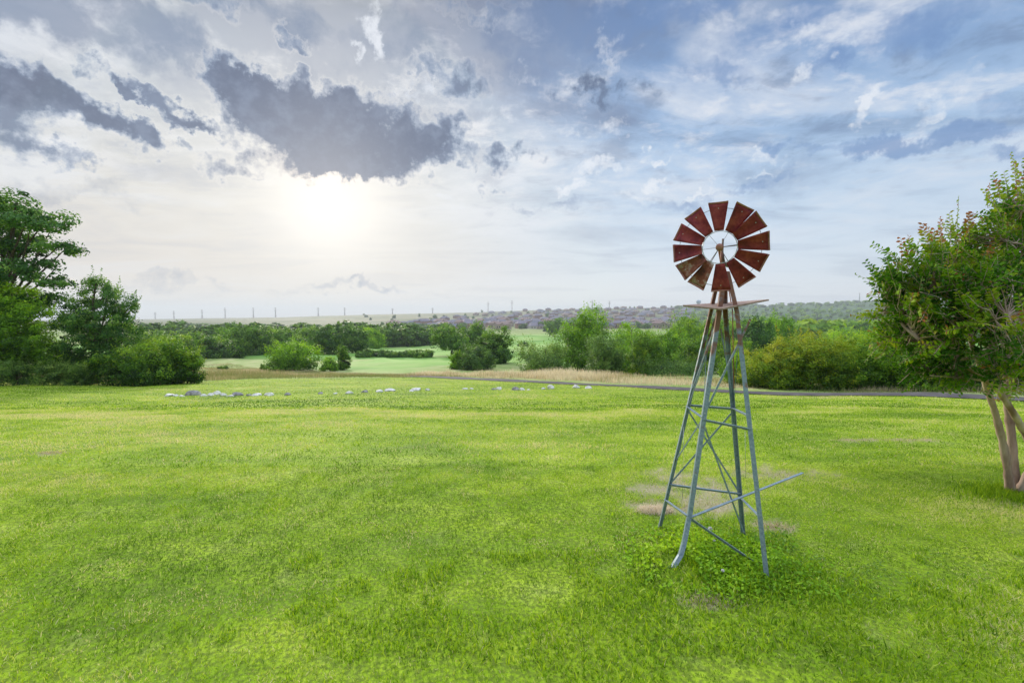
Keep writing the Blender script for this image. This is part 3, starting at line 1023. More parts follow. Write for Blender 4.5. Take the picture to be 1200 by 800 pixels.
for i, (nm, lab, cat, px, Y, top, w, leaf, sz, nc, tip, low) in enumerate(VG):
    bush(nm, lab, cat, px, Y, top, w, leaf, 501 + 5 * i, sz, nc, 42, .09 if w > 30 else .13, low=low, clear=0 if low else .12, tip=tip, shoots=30, shell=.35, nl=10, r0=.25 if cat == 'tree' else None)
for i, px in enumerate((428, 446, 462, 478, 496)):
    lab = ['leftmost of the low dark bushes along the fairway', 'second low dark bush along the fairway', 'middle bush of the low row along the fairway', 'fourth bush of the low row along the fairway', 'rightmost of the low dark bushes along the fairway'][i]
    bush('low_bush', lab, 'bush', px, 96 + 2 * (i % 2), 411 + (i % 3), 24, 'leaf_far', 601 + i * 3, .3, 110, 36, .12, tip=.1, group='low bushes along the fairway')

# --- far trees: a few kinds, copied
rt = random.Random(5)
protos = []
for i, (leaf, nm, ar) in enumerate([('leaf_far', 'far_tree', .9), ('leaf_far', 'far_tree', 1.15), ('leaf_dark', 'far_tree', 1.0), ('leaf_green', 'far_tree', .85)]):
    r = np.random.default_rng(700 + i)
    pr = plant('far_tree', '', 'tree', (0, 0, 0), auto_lobes(r, 10 * ar, 10, 9, 1., .3), 130, 1.1, 22, 1.0, leaf, 710 + i, r0=.35, n_limb=10, shell=.5, tip=.3)
    protos.append(pr)
used = set()


def far_tree(kind, px, Y, top, w, label, group):
    (x, y, z), ww, h = put(px, Y, top, w)
    h = max(h, 3.)
    s = (ww / 10, ww / 10, h / 10)
    pr = protos[kind]
    if kind not in used:
        used.add(kind)
        pr.location = (x, y, z)
        pr.rotation_euler = (0, 0, rt.uniform(0, 6))
        pr.scale = s
        pr['label'] = label
        pr['group'] = group
        return pr
    return dup(pr, (x, y, z), rt.uniform(0, 6.28), s, label, group)


G1 = 'trees of the wooded belt across the left valley'
for px in np.arange(120, 520, 9):
    Y = rt.uniform(170, 240)
    far_tree(rt.choice([0, 0, 1, 3]), px + rt.uniform(-5, 5), Y, rt.uniform(376, 388), rt.uniform(22, 38), 'dark green rounded tree in the wooded belt across the left valley', G1)
for px in np.arange(110, 540, 11):
    Y = rt.uniform(420, 620)
    far_tree(rt.choice([0, 1, 2]), px + rt.uniform(-5, 5), Y, rt.uniform(377.5, 381), rt.uniform(13, 22), 'hazy green tree at the back of the wooded belt across the left valley', G1)
G3 = 'trees on the far wooded hill at the right'
for i in range(88):
    Y = 260 * (1500 / 260) ** rt.random()
    px = rt.uniform(790, 1290)
    x, y, z = spot(px, Y)
    h = rt.uniform(8, 12)
    top = 368 - 540 * (z + h - EYE) / Y
    if top < 351 or z + 2 > 60:
        continue
    far_tree(rt.choice([0, 1, 2, 3]), px, Y, top, rt.uniform(9, 14) * F / Y, 'bluish green tree on the far wooded hill right of the windmill', G3)
for px in np.arange(795, 1260, 11):
    Y = rt.uniform(1500, 1900)
    x, y, z = spot(px, Y)
    top = 368 - 540 * (z + rt.uniform(9, 14) - EYE) / Y
    far_tree(rt.choice([0, 2]), px, Y, top, rt.uniform(7, 12), 'hazy tree on the skyline right of the windmill', G3)
G4 = 'scattered trees among the far houses'
for i in range(62):
    Y = rt.uniform(520, 1900)
    px = rt.uniform(420, 860)
    x, y, z = spot(px, Y)
    top = 368 - 540 * (z + rt.uniform(6, 11) - EYE) / Y
    far_tree(rt.choice([0, 1, 2]), px, Y, top, rt.uniform(7, 12) * F / Y, 'hazy tree among the purple grey roofs of the far housing estate', G4)
rwood = np.random.default_rng(404)
Vw, Qw_, Tw, kw = [], [], [], 0
for i in range(2600):
    Y = 230 * (1850 / 230) ** rwood.uniform()
    u_ = rwood.uniform(.36, 1.6)
    x = u_ * Y
    if fbm(x / 90, Y / 90, 405, 3) < .33:
        continue
    z = ground(x, Y)
    h = rwood.uniform(6, 11)
    w_ = h * rwood.uniform(.8, 1.2)
    m_ = 46
    d_ = unit(rwood, m_)
    lobj = 1 + .25 * np.sin(d_[:, 0] * 5 + i) * np.cos(d_[:, 1] * 4 + i)
    C_ = np.array([x, Y, z + h * .52]) + d_ * np.array([w_ * .5, w_ * .5, h * .46]) * (lobj * rwood.uniform(.75, 1.05, m_))[:, None]
    nr_ = d_ + rwood.normal(0, .35, (m_, 3))
    nr_ /= np.linalg.norm(nr_, axis=1)[:, None]
    V, Qd = leaf_quads(C_, nr_, np.full(m_, h * .46) * rwood.uniform(.7, 1.3, m_), rwood, .8)
    Vw.append(V)
    Qw_.append(Qd + kw)
    kw += len(V)
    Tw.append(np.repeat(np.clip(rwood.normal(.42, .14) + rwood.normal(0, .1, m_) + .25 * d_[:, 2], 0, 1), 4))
tag(link('far_woodland', npmesh('far_woodland', np.concatenate(Vw), np.concatenate(Qw_), tint=np.concatenate(Tw)), M['leaf_green']),
    'dense bluish green woodland covering the far hill at the right', 'woodland', kind='stuff')
for pr_i, pr in enumerate(protos):
    assert pr_i in used

for pref in ('dark green rounded tree in the wooded belt', 'hazy green tree at the back of the wooded belt', 'bluish green tree on the far wooded hill', 'hazy tree on the skyline', 'hazy tree among the purple grey'):
    L_ = [o for o in SC.objects if o.parent is None and str(o.get('label', '')).startswith(pref)]
    L_.sort(key=lambda o: o.location.x / o.location.y)
    text = ('dark rounded tree in the front row of the left valley wood' if pref.startswith('dark') else
            'hazy tree in the back row of the left valley wood' if pref.startswith('hazy green') else
            'bluish green tree on the slope of the right wooded hill' if pref.startswith('bluish') else
            'hazy skyline tree right of the windmill' if 'skyline' in pref else 'hazy tree between the far estate houses')
    for n_, o in enumerate(L_):
        o['label'] = text + ', ' + ordinal(n_ + 1) + ' from left'

# --- far houses
m_roofs = []
for nm, c1, c2 in (('roof_grey', (.13, .13, .16), (.22, .22, .26)), ('roof_mauve', (.17, .15, .18), (.26, .23, .27)), ('roof_brown', (.24, .16, .14), (.34, .24, .20))):
    m, t = material(nm)
    tcn = t.node('ShaderNodeTexCoord')
    n = t.noise(tcn.outputs['Object'], 1.2, 4, .6)
    finish(t, principled(t, t.ramp(n, [(.3, c1), (.7, c2)]), .85, 0, .2))
    m_roofs.append(m)
m_walls = []
for nm, c1 in (('wall_tan', (.42, .33, .26)), ('wall_pale', (.66, .60, .54)), ('wall_brick', (.34, .20, .16))):
    m, t = material(nm)
    tcn = t.node('ShaderNodeTexCoord')
    n = t.noise(tcn.outputs['Object'], 2.2, 4, .6)
    finish(t, principled(t, t.mix(n, tuple(v * .8 for v in c1), c1), .85, 0, .2))
    m_walls.append(m)
m, t = material('window_glass')
finish(t, principled(t, (.03, .04, .05), .12, 0, .5))
M['glass'] = m


def house_proto(w, d, h, rh, roofm, wallm, wing=True):
    root = thing('house', '', 'house')
    b = MB().box((0, 0, h / 2 - 1.5), (w, d, h + 3))
    if wing:
        b.box((w * .28, -d * .5 - 1.6, h / 2 - 1.5), (w * .36, 3.2, h + 2.9))
    wall = b.build('wall', wallm, root)
    r = MB()
    e = .5
    W2, D2, rl = w / 2 + e, d / 2 + e, w * .22
    r.add([(-W2, -D2, h), (W2, -D2, h), (W2, D2, h), (-W2, D2, h), (-rl, 0, h + rh), (rl, 0, h + rh), (-W2, -D2, h + .2), (W2, -D2, h + .2), (W2, D2, h + .2), (-W2, D2, h + .2)],
          [(0, 3, 2, 1), (6, 7, 5, 4), (7, 8, 5), (8, 9, 4, 5), (9, 6, 4), (0, 1, 7, 6), (1, 2, 8, 7), (2, 3, 9, 8), (3, 0, 6, 9)])
    if wing:
        c = w * .28
        hw = w * .18 + e
        y0 = -d * .5 - 3.2 - e
        r.add([(c - hw, y0, h + .01), (c + hw, y0, h + .01), (c, y0, h + rh * .7), (c - hw, 0, h + .01), (c + hw, 0, h + .01), (c, 0, h + rh * .7)],
              [(0, 1, 2), (3, 5, 4), (0, 2, 5, 3), (1, 4, 5, 2), (0, 3, 4, 1)])
    roof = r.build('roof', roofm, root)
    kids = [wall, roof]
    for xx in (-.32, -.12):
        wn = MB().box((w * xx, -d / 2 - .03, h * .5), (1.5, .10, 1.5)).build('window', M['glass'], root)
        kids.append(wn)
    dr = MB().box((w * .04, -d / 2 - .03, 1.05), (1.1, .10, 2.1)).build('door', m_walls[2], root)
    kids.append(dr)
    ch = MB().box((-w * .2, d * .15, h + rh * .7), (1.0, .8, 2.4)).build('chimney', m_walls[2], root)
    kids.append(ch)
    KIDS[root.name] = kids
    return root


HP = [house_proto(17, 11, 3.4, 3.6, m_roofs[0], m_walls[0]), house_proto(15, 12, 5.8, 3.4, m_roofs[1], m_walls[2]), house_proto(19, 12, 3.4, 4.0, m_roofs[1], m_walls[1]),
      house_proto(14, 11, 5.6, 3.2, m_roofs[2], m_walls[0])]
hused = set()


def place_house(k, px, Y, rot, label, group, s=1.):
    x, y, z = spot(px, Y)
    if k not in hused:
        hused.add(k)
        o = HP[k]
        o.location = (x, y, z)
        o.rotation_euler = (0, 0, rot)
        o.scale = (s, s, s)
        o['label'] = label
        if group:
            o['group'] = group
        return o
    return dup(HP[k], (x, y, z), rot, (s, s, s), label, group)


GH = 'houses of the far estate on the hillside'
cnt = 0
for row, Y in enumerate(np.geomspace(640, 1620, 13)):
    col = 0
    for px in np.arange(428 + 6 * (row % 2) + row * 13, 810, 15):
        if px < 480 + row * 13 and rt.random() < .45:
            continue
        if rt.random() < .12:
            continue
        col += 1
        place_house(rt.choice([0, 0, 1, 1, 2, 3]), px + rt.uniform(-4, 4), Y * rt.uniform(.97, 1.03), rt.uniform(-.6, .6),
                    'small house of the far hillside estate, %s from left in the %s row up' % (ordinal(col), ordinal(row + 1)), GH, rt.uniform(1.0, 1.3))
        cnt += 1
print('houses', cnt)
for px, Y, k, lab in [(963, 520, 2, 'pale house with a broad purple roof among the trees right of the windmill'), (985, 560, 0, 'grey roofed house just right of the pale purple roofed house'),
                      (931, 430, 2, 'low white walled house left of the purple roofed house'), (1040, 540, 1, 'brick house with a mauve roof seen through the left of the right tree')]:
    place_house(k, px, Y, rt.uniform(-.3, .3), lab, None, 1.2)

# --- pylons, mast and water tower on the skyline
m, t = material('galvanised_far')
finish(t, principled(t, (.16, .13, .13), .6, .2, .3))
M['pylon'] = m


def pylon(px, top, Y, label, arms=3, group='power pylons on the far ridge'):
    x, y, z = spot(px, Y)
    h = P(px, top, Y)[2] - z
    root = thing('power_pylon', label, 'pylon', (x, y, z), group)
    b = MB()
    w0, w1 = 4.0, 1.3
    for sx in (-1, 1):
        for sy in (-1, 1):
            b.tube([(sx * w0 / 2, sy * w0 / 2, -2), (sx * w1 / 2, sy * w1 / 2, h * .6), (sx * .35, sy * .35, h)], .40, 4)
    nseg = 8
    for i in range(nseg):
        z0, z1 = h * i / nseg, h * (i + 1) / nseg
        f = lambda q: (w0 / 2) + (w1 / 2 - w0 / 2) * min(q / (h * .6), 1) if q < h * .6 else w1 / 2 + (.35 - w1 / 2) * (q - h * .6) / (h * .4)
        for sy in (-1, 1):
            b.tube([(-f(z0), sy * f(z0), z0), (f(z1), sy * f(z1), z1)], .22, 4)
            b.tube([(f(z0), sy * f(z0), z0), (-f(z1), sy * f(z1), z1)], .22, 4)
    b.build('lattice_mast', M['pylon'], root)
    for i in range(arms):
        zz = h * (.98 - .17 * i)
        wa = (4.5, 6.5, 5.2)[i % 3]
        MB().tube([(-wa, 0, zz), (0, 0, zz + .8), (wa, 0, zz)], .5, 4).build('crossarm', M['pylon'], root)
    return root


PY = [(182, 366, 2000), (204, 364.5, 2000), (237, 363, 2000), (264, 361, 1990), (297, 360.5, 1980), (323, 360.5, 1990), (373, 360.5, 1990), (404, 360.5, 1990),
      (460, 361.5, 2000), (507, 361, 2000), (572, 354, 1960), (600, 352.5, 1950), (694, 352, 1980), (714, 353, 1990)]
for i, (px, top, Y) in enumerate(PY):
    lab = {0: 'faint leftmost pylon on the far ridge beside the blue green tree', 10: 'left one of the two tall pylons above the middle valley trees', 11: 'right one of the two tall pylons above the middle valley trees',
           12: 'pylon on the skyline above the big round tree', 13: 'pylon on the skyline just right of the big round tree'}.get(
        i, ordinal(i + 1) + ' lattice pylon from the left end of the far ridge')
    pylon(px, top, Y, lab)
pylon(1007, 343.5, 1900, 'slim lattice mast on the skyline left of the right tree', arms=1, group=None)

x, y, z = spot(818.5, 1900)
h = P(818, 351.5, 1900)[2] - z
wt = thing('water_tower', 'pale blue water tower on the skyline left of the windmill platform', 'water tower', (x, y, z))
m, t = material('tower_paint')
finish(t, principled(t, (.22, .33, .45), .5, 0, .3))
prof = [(.0, h), (5, h - .6), (9.2, h - 4), (9.6, h - 8), (7.0, h - 13), (3.4, h - 19), (2.4, h - 22)]
V = [(r_ * math.cos(a), r_ * math.sin(a), zz) for r_, zz in prof for a in np.linspace(0, 2 * math.pi, 20, endpoint=False)]
Qw = [(i * 20 + j, (i + 1) * 20 + j, (i + 1) * 20 + (j + 1) % 20, i * 20 + (j + 1) % 20) for i in range(len(prof) - 1) for j in range(20)]
link('tank', npmesh('tank', V, Qw, smooth=True), m, wt)
MB().tube([(0, 0, -3), (0, 0, h - 20)], [4.2, 2.2], 16).build('column', m, wt, True)


# ------------------------------------------------------------------ rocks
def rockmat(name, c1, c2):
    m, t = material(name)
    tcn = t.node('ShaderNodeTexCoord')
    n = t.noise(tcn.outputs['Object'], 7, 6, .65)
    finish(t, principled(t, t.ramp(n, [(.35, c1), (.62, c2)]), .9, 0, .2, bump(t, n, .7, .03)))
    return m


M['rock_pale'] = rockmat('rock_pale', (.52, .48, .43), (.88, .85, .80))
M['rock_grey'] = rockmat('rock_grey', (.13, .12, .12), (.46, .43, .42))


def rock(px, py, w, hpx, dark, seed, label, Y=None):
    if Y is None:                              # march along the ray to the lawn
        Y = 6.
        while P(px, py, Y)[2] > ground(*P(px, py, Y)[:2]) and Y < 30:
            Y += .05
    c = P(px, py, Y)
    k = Y / F
    r = np.random.default_rng(seed)
    import bmesh
    bm = bmesh.new()
    bmesh.ops.create_icosphere(bm, subdivisions=3, radius=1)
    ph = r.uniform(0, 50, 3)
    cuts = [(unit(r, 1)[0], r.uniform(.55, .85)) for _ in range(7)]
    for v in bm.verts:
        p = np.array(v.co)
        for nrm, dd in cuts:
            q = np.dot(p, nrm)
            if q > dd:
                p = p - nrm * (q - dd) * .85
        p *= 1 + .22 * (vnoise(p[0] * 2 + ph[0], p[1] * 2 + p[2] * 1.7 + ph[1], seed) - .5)
        v.co = Vector((p[0] * w * k / 2, p[1] * w * k / 2 * r.uniform(.79, .81), p[2] * hpx * k * .75))
    me = bpy.data.meshes.new('rock')
    bm.to_mesh(me)
    bm.free()
    o = link('rock', me, M['rock_grey' if dark else 'rock_pale'])
    o.location = (c[0], c[1], ground(c[0], c[1]) + hpx * k * .08)
    o.rotation_euler = (0, 0, r.uniform(0, 6.28) * .1)
    tag(o, label, 'rock', 'rocks laid in a row across the lawn')


RK = [(198, 464, 12, 4, 0), (206, 464, 6, 3, 0), (213, 464.5, 6, 2.5, 0), (226, 463, 17, 7, 1), (239, 464, 8, 3, 0), (246, 463.5, 9, 4, 0), (254, 462.5, 11, 6, 0), (262, 463.5, 8, 4, 0),
      (270, 464.5, 9, 3, 0), (278, 463.5, 14, 6, 1), (291, 464, 8, 3, 1), (301, 463.5, 11, 5, 0), (315, 463.5, 11, 5, 0), (337, 463, 8, 4, 1), (376, 461.5, 7, 3, 1), (393, 461.5, 6, 2, 0),
      (410, 461, 10, 3.5, 0), (427, 460, 11, 4, 1), (444, 459.5, 10, 4, 0), (457, 458.5, 13, 4.5, 0), (482, 458.5, 7, 2.5, 0), (488, 457.5, 13, 4.5, 0), (501, 457.5, 6, 3, 0), (545, 456, 7, 2.5, 0), (553, 456, 5, 2, 0),
      (578, 456.5, 7, 3, 1), (585, 456.5, 8, 4, 0), (604, 457, 10, 4.5, 1), (612, 457, 8, 4, 0), (619, 457, 6, 2, 0), (637, 456, 7, 2.5, 0), (645, 455.5, 9, 6, 0), (675, 454.5, 10, 5, 0), (690, 455, 9, 4, 0)]
for i, (px, py, w, hp, dk) in enumerate(RK):
    adj = 'dark grey' if dk else 'pale'
    sz = 'big' if w >= 13 else 'small' if w <= 8 else 'medium'
    where = ordinal(i + 1) + ' from the left end of the rock row' if i < 17 else ordinal(len(RK) - i) + ' from the right end of the rock row'
    rock(px, py, w, hp, dk, 40 + i, '%s %s rock on the lawn, %s' % (sz, adj, where))


# ------------------------------------------------------------------ crape myrtle at the right
def gpt(px, py):
    d = ray(px, py)
    tt_ = EYE / -d[2]
    return np.array([0, 0, EYE]) + d * tt_


base = gpt(1190, 578)
YM = base[1]
kM = YM / F
root = thing('crape_myrtle', 'crape myrtle with several smooth pale trunks and reddish leaf tips at the right edge', 'tree', tuple(base))


def ml(px, py, dy=0.):
    return P(px, py, YM + dy) - base


r = np.random.default_rng(77)
stems = [
    [((1185, 584), 0, .050), ((1183, 566), 0, .043), ((1179, 535), -.01, .040), ((1172, 505), -.02, .037), ((1166, 482), -.02, .033), ((1159, 462), -.03, .032), ((1152, 440), -.05, .026), ((1140, 405), -.1, .020), ((1128, 365), -.15, .014), ((1118, 320), -.2, .008)],
    [((1190, 582), .02, .050), ((1188, 545), .07, .045), ((1185, 505), .12, .040), ((1180, 470), .15, .034), ((1178, 440), .18, .028), ((1182, 400), .2, .020), ((1178, 340), .25, .012), ((1172, 280), .2, .007)],
    [((1192, 586), 0, .056), ((1199, 568), -.03, .048), ((1212, 545), -.06, .044), ((1226, 505), -.1, .040), ((1238, 450), -.15, .032), ((1245, 390), -.2, .024), ((1240, 320), -.2, .014), ((1230, 250), -.2, .008)],
    [((1213, 542), -.06, .040), ((1206, 515), -.10, .038), ((1196, 498), -.14, .036), ((1184, 478), -.18, .033), ((1170, 458), -.22, .028), ((1155, 445), -.26, .022), ((1135, 432), -.3, .017), ((1108, 412), -.33, .012), ((1078, 398), -.35, .007)],
    [((1194, 586), .05, .050), ((1214, 572), .12, .044), ((1240, 535), .2, .038), ((1262, 470), .25, .03), ((1280, 400), .3, .02), ((1290, 320), .3, .010)],
]
Vs, Qs, kk = [], [], 0
STEM = []
for st in stems:
    p = np.array([ml(q[0][0], q[0][1], q[1]) for q in st])
    p[0][2] -= .03
    rad = np.array([q[2] for q in st]) * .80
    # resample smoothly with small knots
    tt_ = np.linspace(0, len(st) - 1, len(st) * 5)
    pp = np.stack([np.interp(tt_, np.arange(len(st)), p[:, j]) for j in range(3)], 1)
    for _ in range(3):
        pp[1:-1] = (pp[:-2] + pp[1:-1] * 2 + pp[2:]) / 4
    rd = np.interp(tt_, np.arange(len(st)), rad) * (1 + .08 * r.normal(size=len(tt_)))
    V, Qd = tube_np(pp, rd, 10)
    Vs.append(V)
    Qs.append(Qd + kk)
    kk += len(V)
    STEM.append((pp, rd))
CL = [  # crown lobes in the photograph's columns and rows, with depth and radii in pixels
    (1058, 366, -.15, 34, 30), (1085, 400, -.1, 44, 42), (1062, 345, 0, 20, 22), (1098, 345, -.3, 46, 44), (1118, 385, .3, 50, 50), (1144, 322, 0, 44, 48), (1116, 312, .2, 28, 30), (1098, 318, .1, 28, 26),
    (1182, 284, -.1, 42, 46), (1195, 330, .4, 56, 60), (1160, 405, -.5, 46, 46), (1200, 400, -.3, 52, 46), (1230, 280, .1, 56, 62), (1250, 350, 0, 70, 70), (1290, 310, .2, 70, 80), (1300, 400, .1, 60, 50),
    (1118, 432, -.2, 24, 18), (1165, 430, -.4, 30, 14), (1230, 425, .1, 40, 26), (1048, 395, .1, 22, 18), (1260, 240, .1, 40, 30), (1180, 370, -.7, 40, 50), (1090, 440, -.3, 16, 8), (1075, 430, -.1, 20, 10), (1190, 240, .0, 20, 20), (1040, 348, 0, 12, 7)]
tw_p, LEAF, LN, LD, LT = [], [], [], [], []
unitv_ = lambda v: v / np.linalg.norm(v)
nt = 3000
wl = np.array([c[3] * c[4] for c in CL], float)
idx = r.choice(len(CL), nt, p=wl / wl.sum())
allst = np.concatenate([s_[0][14:] for s_ in STEM])
CLUS = [(unit(r, 1)[0], r.uniform(.30, 1.0) ** .6) for _ in range(nt // 9 + 1)]
KTINT = np.clip(r.normal(.44, .17, nt), 0, .66)
for i in range(nt):
    kc = max(0, i - 90) // 9
    cx, cy, dy, rx, ry = CL[idx[kc]]
    d, f = CLUS[kc]
    if i < 90:                                # long upright shoots along the top
        cx, cy, dy, rx, ry = CL[[9, 10, 12, 5, 6, 0, 3, 24, 20, 8][i % 10]]
        d = np.array([r.uniform(-.9, .5), r.uniform(-.4, .4), r.uniform(.6, 1.)])
        d /= np.linalg.norm(d)
        f = 1.02
    s0 = ml(cx, cy, dy) + d * np.array([rx * kM, rx * kM * 1.0, ry * kM]) * f * .95 + r.normal(0, .045, 3)
    out = s0 - (ml(1190, 400, 0))
    out /= np.linalg.norm(out) + 1e-6
    dr = out * .6 + np.array([0, 0, .45]) + r.normal(0, .55, 3)
    if s0[2] < ml(1190, 400)[2]:
        dr[2] -= .35
    dr /= np.linalg.norm(dr)
    ln = r.uniform(.08, .20) * (1.5 if (f > .9 and d[2] > .3) else 1)
    if i < 90:
        dr = unitv_(d * .5 + np.array([-.1, 0, .9]) + r.normal(0, .18, 3))
        ln = r.uniform(.14, .30)
    tw_p.append((s0, s0 + dr * ln))
    nl = int(5 + ln * 45)
    side = np.cross(dr, unit(r, 1)[0])
    side /= np.linalg.norm(side)
    clump_t = KTINT[kc] + r.normal(0, .05)
    red = r.random() < (.12 if d[2] > 0 else .07) or (i < 90 and i % 2 == 0)
    for j in range(nl):
        fj = (j + .5) / nl
        sg = 1 if j % 2 else -1
        ld = side * sg + dr * .5 + r.normal(0, .22, 3)
        ld /= np.linalg.norm(ld)
        sz = r.uniform(.034, .056) * (1.1 - .45 * fj)
        LEAF.append(s0 + dr * ln * fj + ld * sz * .55)
        LD.append(ld * sz)
        LN.append(np.cross(ld, dr) + np.array([0, 0, .5]) + r.normal(0, .25, 3))
        LT.append(np.clip(clump_t + .12 * fj + r.normal(0, .07) + (.36 * fj ** 2 if red else 0), 0, 1))
LEAF, LD, LN = map(np.array, (LEAF, LD, LN))
Wv = np.cross(LN, LD)
Wv /= np.linalg.norm(Wv, axis=1)[:, None]
sz = np.linalg.norm(LD, axis=1)[:, None]
Nv = np.cross(LD / sz, Wv)
hw = Wv * sz * .27
fold = Nv * sz * .10
V = np.stack([LEAF - LD * .5, LEAF - LD * .12 + hw + fold, LEAF + LD * .25 + hw * .75 + fold, LEAF + LD * .52 - fold, LEAF + LD * .25 - hw * .75 + fold, LEAF - LD * .12 - hw + fold,
              LEAF + LD * .08], 1).reshape(-1, 3)
kq = np.arange(len(LEAF))[:, None] * 7
Qd = np.concatenate([kq + np.array([[0, 1, 2, 6]]), kq + np.array([[6, 2, 3, 4]]), kq + np.array([[0, 6, 4, 5]])])
link('crown', npmesh('crown', V, Qd, tint=np.repeat(LT, 7)), M['leaf_myrtle'], root)
print('myrtle leaves', len(LEAF))
# limbs to the lobes, twigs to the shoots
nodes = [allst]
for cx, cy, dy, rx, ry in CL:
    e = ml(cx, cy, dy)
    dd = np.linalg.norm(allst - e, axis=1) + np.where(allst[:, 2] > e[2] - .05, 1.0, 0)
    s = allst[np.argmin(dd)]
    ts = np.linspace(0, 1, 8)[:, None]
    mid = (s + e) / 2 + r.normal(0, .04, 3)
    p = (1 - ts) ** 2 * s + 2 * ts * (1 - ts) * mid + ts ** 2 * e
    V, Qd = tube_np(p, np.linspace(.014, .006, 8), 6)
    Vs.append(V)
    Qs.append(Qd + kk)
    kk += len(V)
    nodes.append(p)
nodes = np.concatenate(nodes)
for s0, e0 in tw_p:
    dd = np.linalg.norm(nodes - s0, axis=1)
    s = nodes[np.argmin(dd)]
    p = np.array([s, (s + s0) / 2 + r.normal(0, .02, 3), s0, e0])
    V, Qd = tube_np(p, [.0045, .0035, .0025, .0012], 3)
    Vs.append(V)
    Qs.append(Qd + kk)
    kk += len(V)
link('trunk', npmesh('trunk', np.concatenate(Vs), np.concatenate(Qs), smooth=True), M['bark_smooth'], root)


# ------------------------------------------------------------------ the windmill
def metalmat(name, c1, c2, rustc, lo, hi, rough=.5, metal=.35):
    m, t = material(name)
    pos = t.node('ShaderNodeNewGeometry').outputs['Position']
    n = t.noise(pos, 14, 5, .65)
    n2 = t.noise(pos, 70, 4, .6)
    s = t.node('ShaderNodeSeparateXYZ')
    t.l.new(pos, s.inputs[0])
    zz = t.rng(s.outputs[2], lo, hi, -.10, .30)
    v = t.math('ADD', n, zz)
    c = t.mix(t.rng(v, .50, .68), t.ramp(n2, [(.35, c1), (.65, c2)]), rustc)
    ro = t.math('ADD', rough, t.rng(v, .50, .68, 0., .3))
    finish(t, principled(t, c, ro, t.rng(v, .50, .68, metal, 0.), .4, bump(t, n2, .25, .001)))
    return m


M['zinc'] = metalmat('zinc_angle', (.17, .235, .29), (.29, .37, .42), (.22, .11, .075), 1.0, 2.0)
m, t = material('rusty_blade')
tcn = t.node('ShaderNodeTexCoord')
oi = t.node('ShaderNodeObjectInfo')
pos = t.node('ShaderNodeNewGeometry').outputs['Position']
n = t.noise(pos, 16, 6, .7)
n2 = t.noise(pos, 90, 4, .6)
c = t.ramp(n, [(.30, (.09, .012, .020)), (.50, (.23, .030, .036)), (.68, (.33, .070, .055)), (.84, (.36, .13, .07))])
c = t.mix(t.rng(n2, .5, .7, 0, .3), c, (.03, .012, .012))
finish(t, principled(t, c, .62, .15, .3, bump(t, n2, .3, .001)))
M['rust'] = m
m, t = material('worn_blade')
pos = t.node('ShaderNodeNewGeometry').outputs['Position']
n = t.noise(pos, 11, 5, .7)
c = t.ramp(n, [(.36, (.08, .024, .02)), (.50, (.24, .07, .04)), (.60, (.34, .27, .22)), (.72, (.46, .44, .40))])
finish(t, principled(t, c, .55, .2, .3))
M['worn'] = m
m, t = material('rusty_lip')
pos = t.node('ShaderNodeNewGeometry').outputs['Position']
n = t.noise(pos, 25, 5, .7)
finish(t, principled(t, t.ramp(n, [(.3, (.22, .08, .065)), (.7, (.46, .23, .19))]), .6, .1, .3))
M['lip'] = m
m, t = material('rivet_zinc')
finish(t, principled(t, (.45, .46, .5), .4, .6, .4))
M['rivet'] = m
m, t = material('weathered_board')
tcn = t.node('ShaderNodeTexCoord')
mpn = t.node('ShaderNodeMapping')
mpn.inputs['Scale'].default_value = (3, 30, 3)
t.l.new(tcn.outputs['Object'], mpn.inputs[0])
n = t.noise(mpn.outputs[0], 3, 5, .6)
finish(t, principled(t, t.ramp(n, [(.3, (.22, .14, .11)), (.7, (.42, .31, .25))]), .8, 0, .2, bump(t, n, .3, .002)))
M['board'] = m

FEET = {'A': gpt(772, 617), 'B': gpt(788, 664), 'C': gpt(900, 678), 'D': gpt(872, 627)}
CY = float(np.mean([v[1] for v in FEET.values()]))
APEX = {'A': P(843, 318, CY + .03), 'B': P(849, 318, CY - .03), 'C': P(853, 318, CY - .02), 'D': P(850, 318, CY + .03)}
MIDP = {'A': P(832.5, 365, CY + .11), 'B': P(842, 365, CY - .09), 'C': P(864, 365, CY - .11), 'D': P(850.5, 365, CY + .10)}
wm_base = np.mean([v for v in FEET.values()], axis=0)
wm_base[2] = 0
wm = thing('windmill', 'small rusty backyard windmill with red brown blades and grey angle iron legs', 'windmill', tuple(wm_base))


def leg_axis(k):
    f = FEET[k].copy()
    f[2] = -.03
    if k == 'B':                              # its foot is bent outwards
        q = [P(788, 664, FEET['B'][1] - .01), P(797, 650, FEET['B'][1] + .01), P(801, 636, FEET['B'][1] + .03), P(804.5, 618, FEET['B'][1] + .05), P(808, 600, FEET['B'][1] + .065)]
        q[0][2] = .002
        return np.array(q + [MIDP[k], APEX[k]])
    return np.array([f, MIDP[k], APEX[k]])


AX = {k: leg_axis(k) for k in 'ABCD'}


def at_row(k, py):
    """point on leg k seen in row py"""
    ax = AX[k]
    best, bp = 1e9, None
    for i in range(len(ax) - 1):
        for s in np.linspace(0, 1, 120):
            p = ax[i] + (ax[i + 1] - ax[i]) * s
            d = p - np.array([0, 0, EYE])
            fz = d[1] * CP - d[2] * SP
            row = H / 2 - F * (d[2] * CP + d[1] * SP) / fz
            if abs(row - py) < best:
                best, bp = abs(row - py), p
    return bp


# flange directions: each angle iron opens to the tower's inside
cxy = wm_base[:2]
NB = {'A': ('B', 'D'), 'B': ('A', 'C'), 'C': ('B', 'D'), 'D': ('A', 'C')}


def unitv(v):
    return v / (np.linalg.norm(v) + 1e-9)


def local(p):
    return np.asarray(p) - wm_base


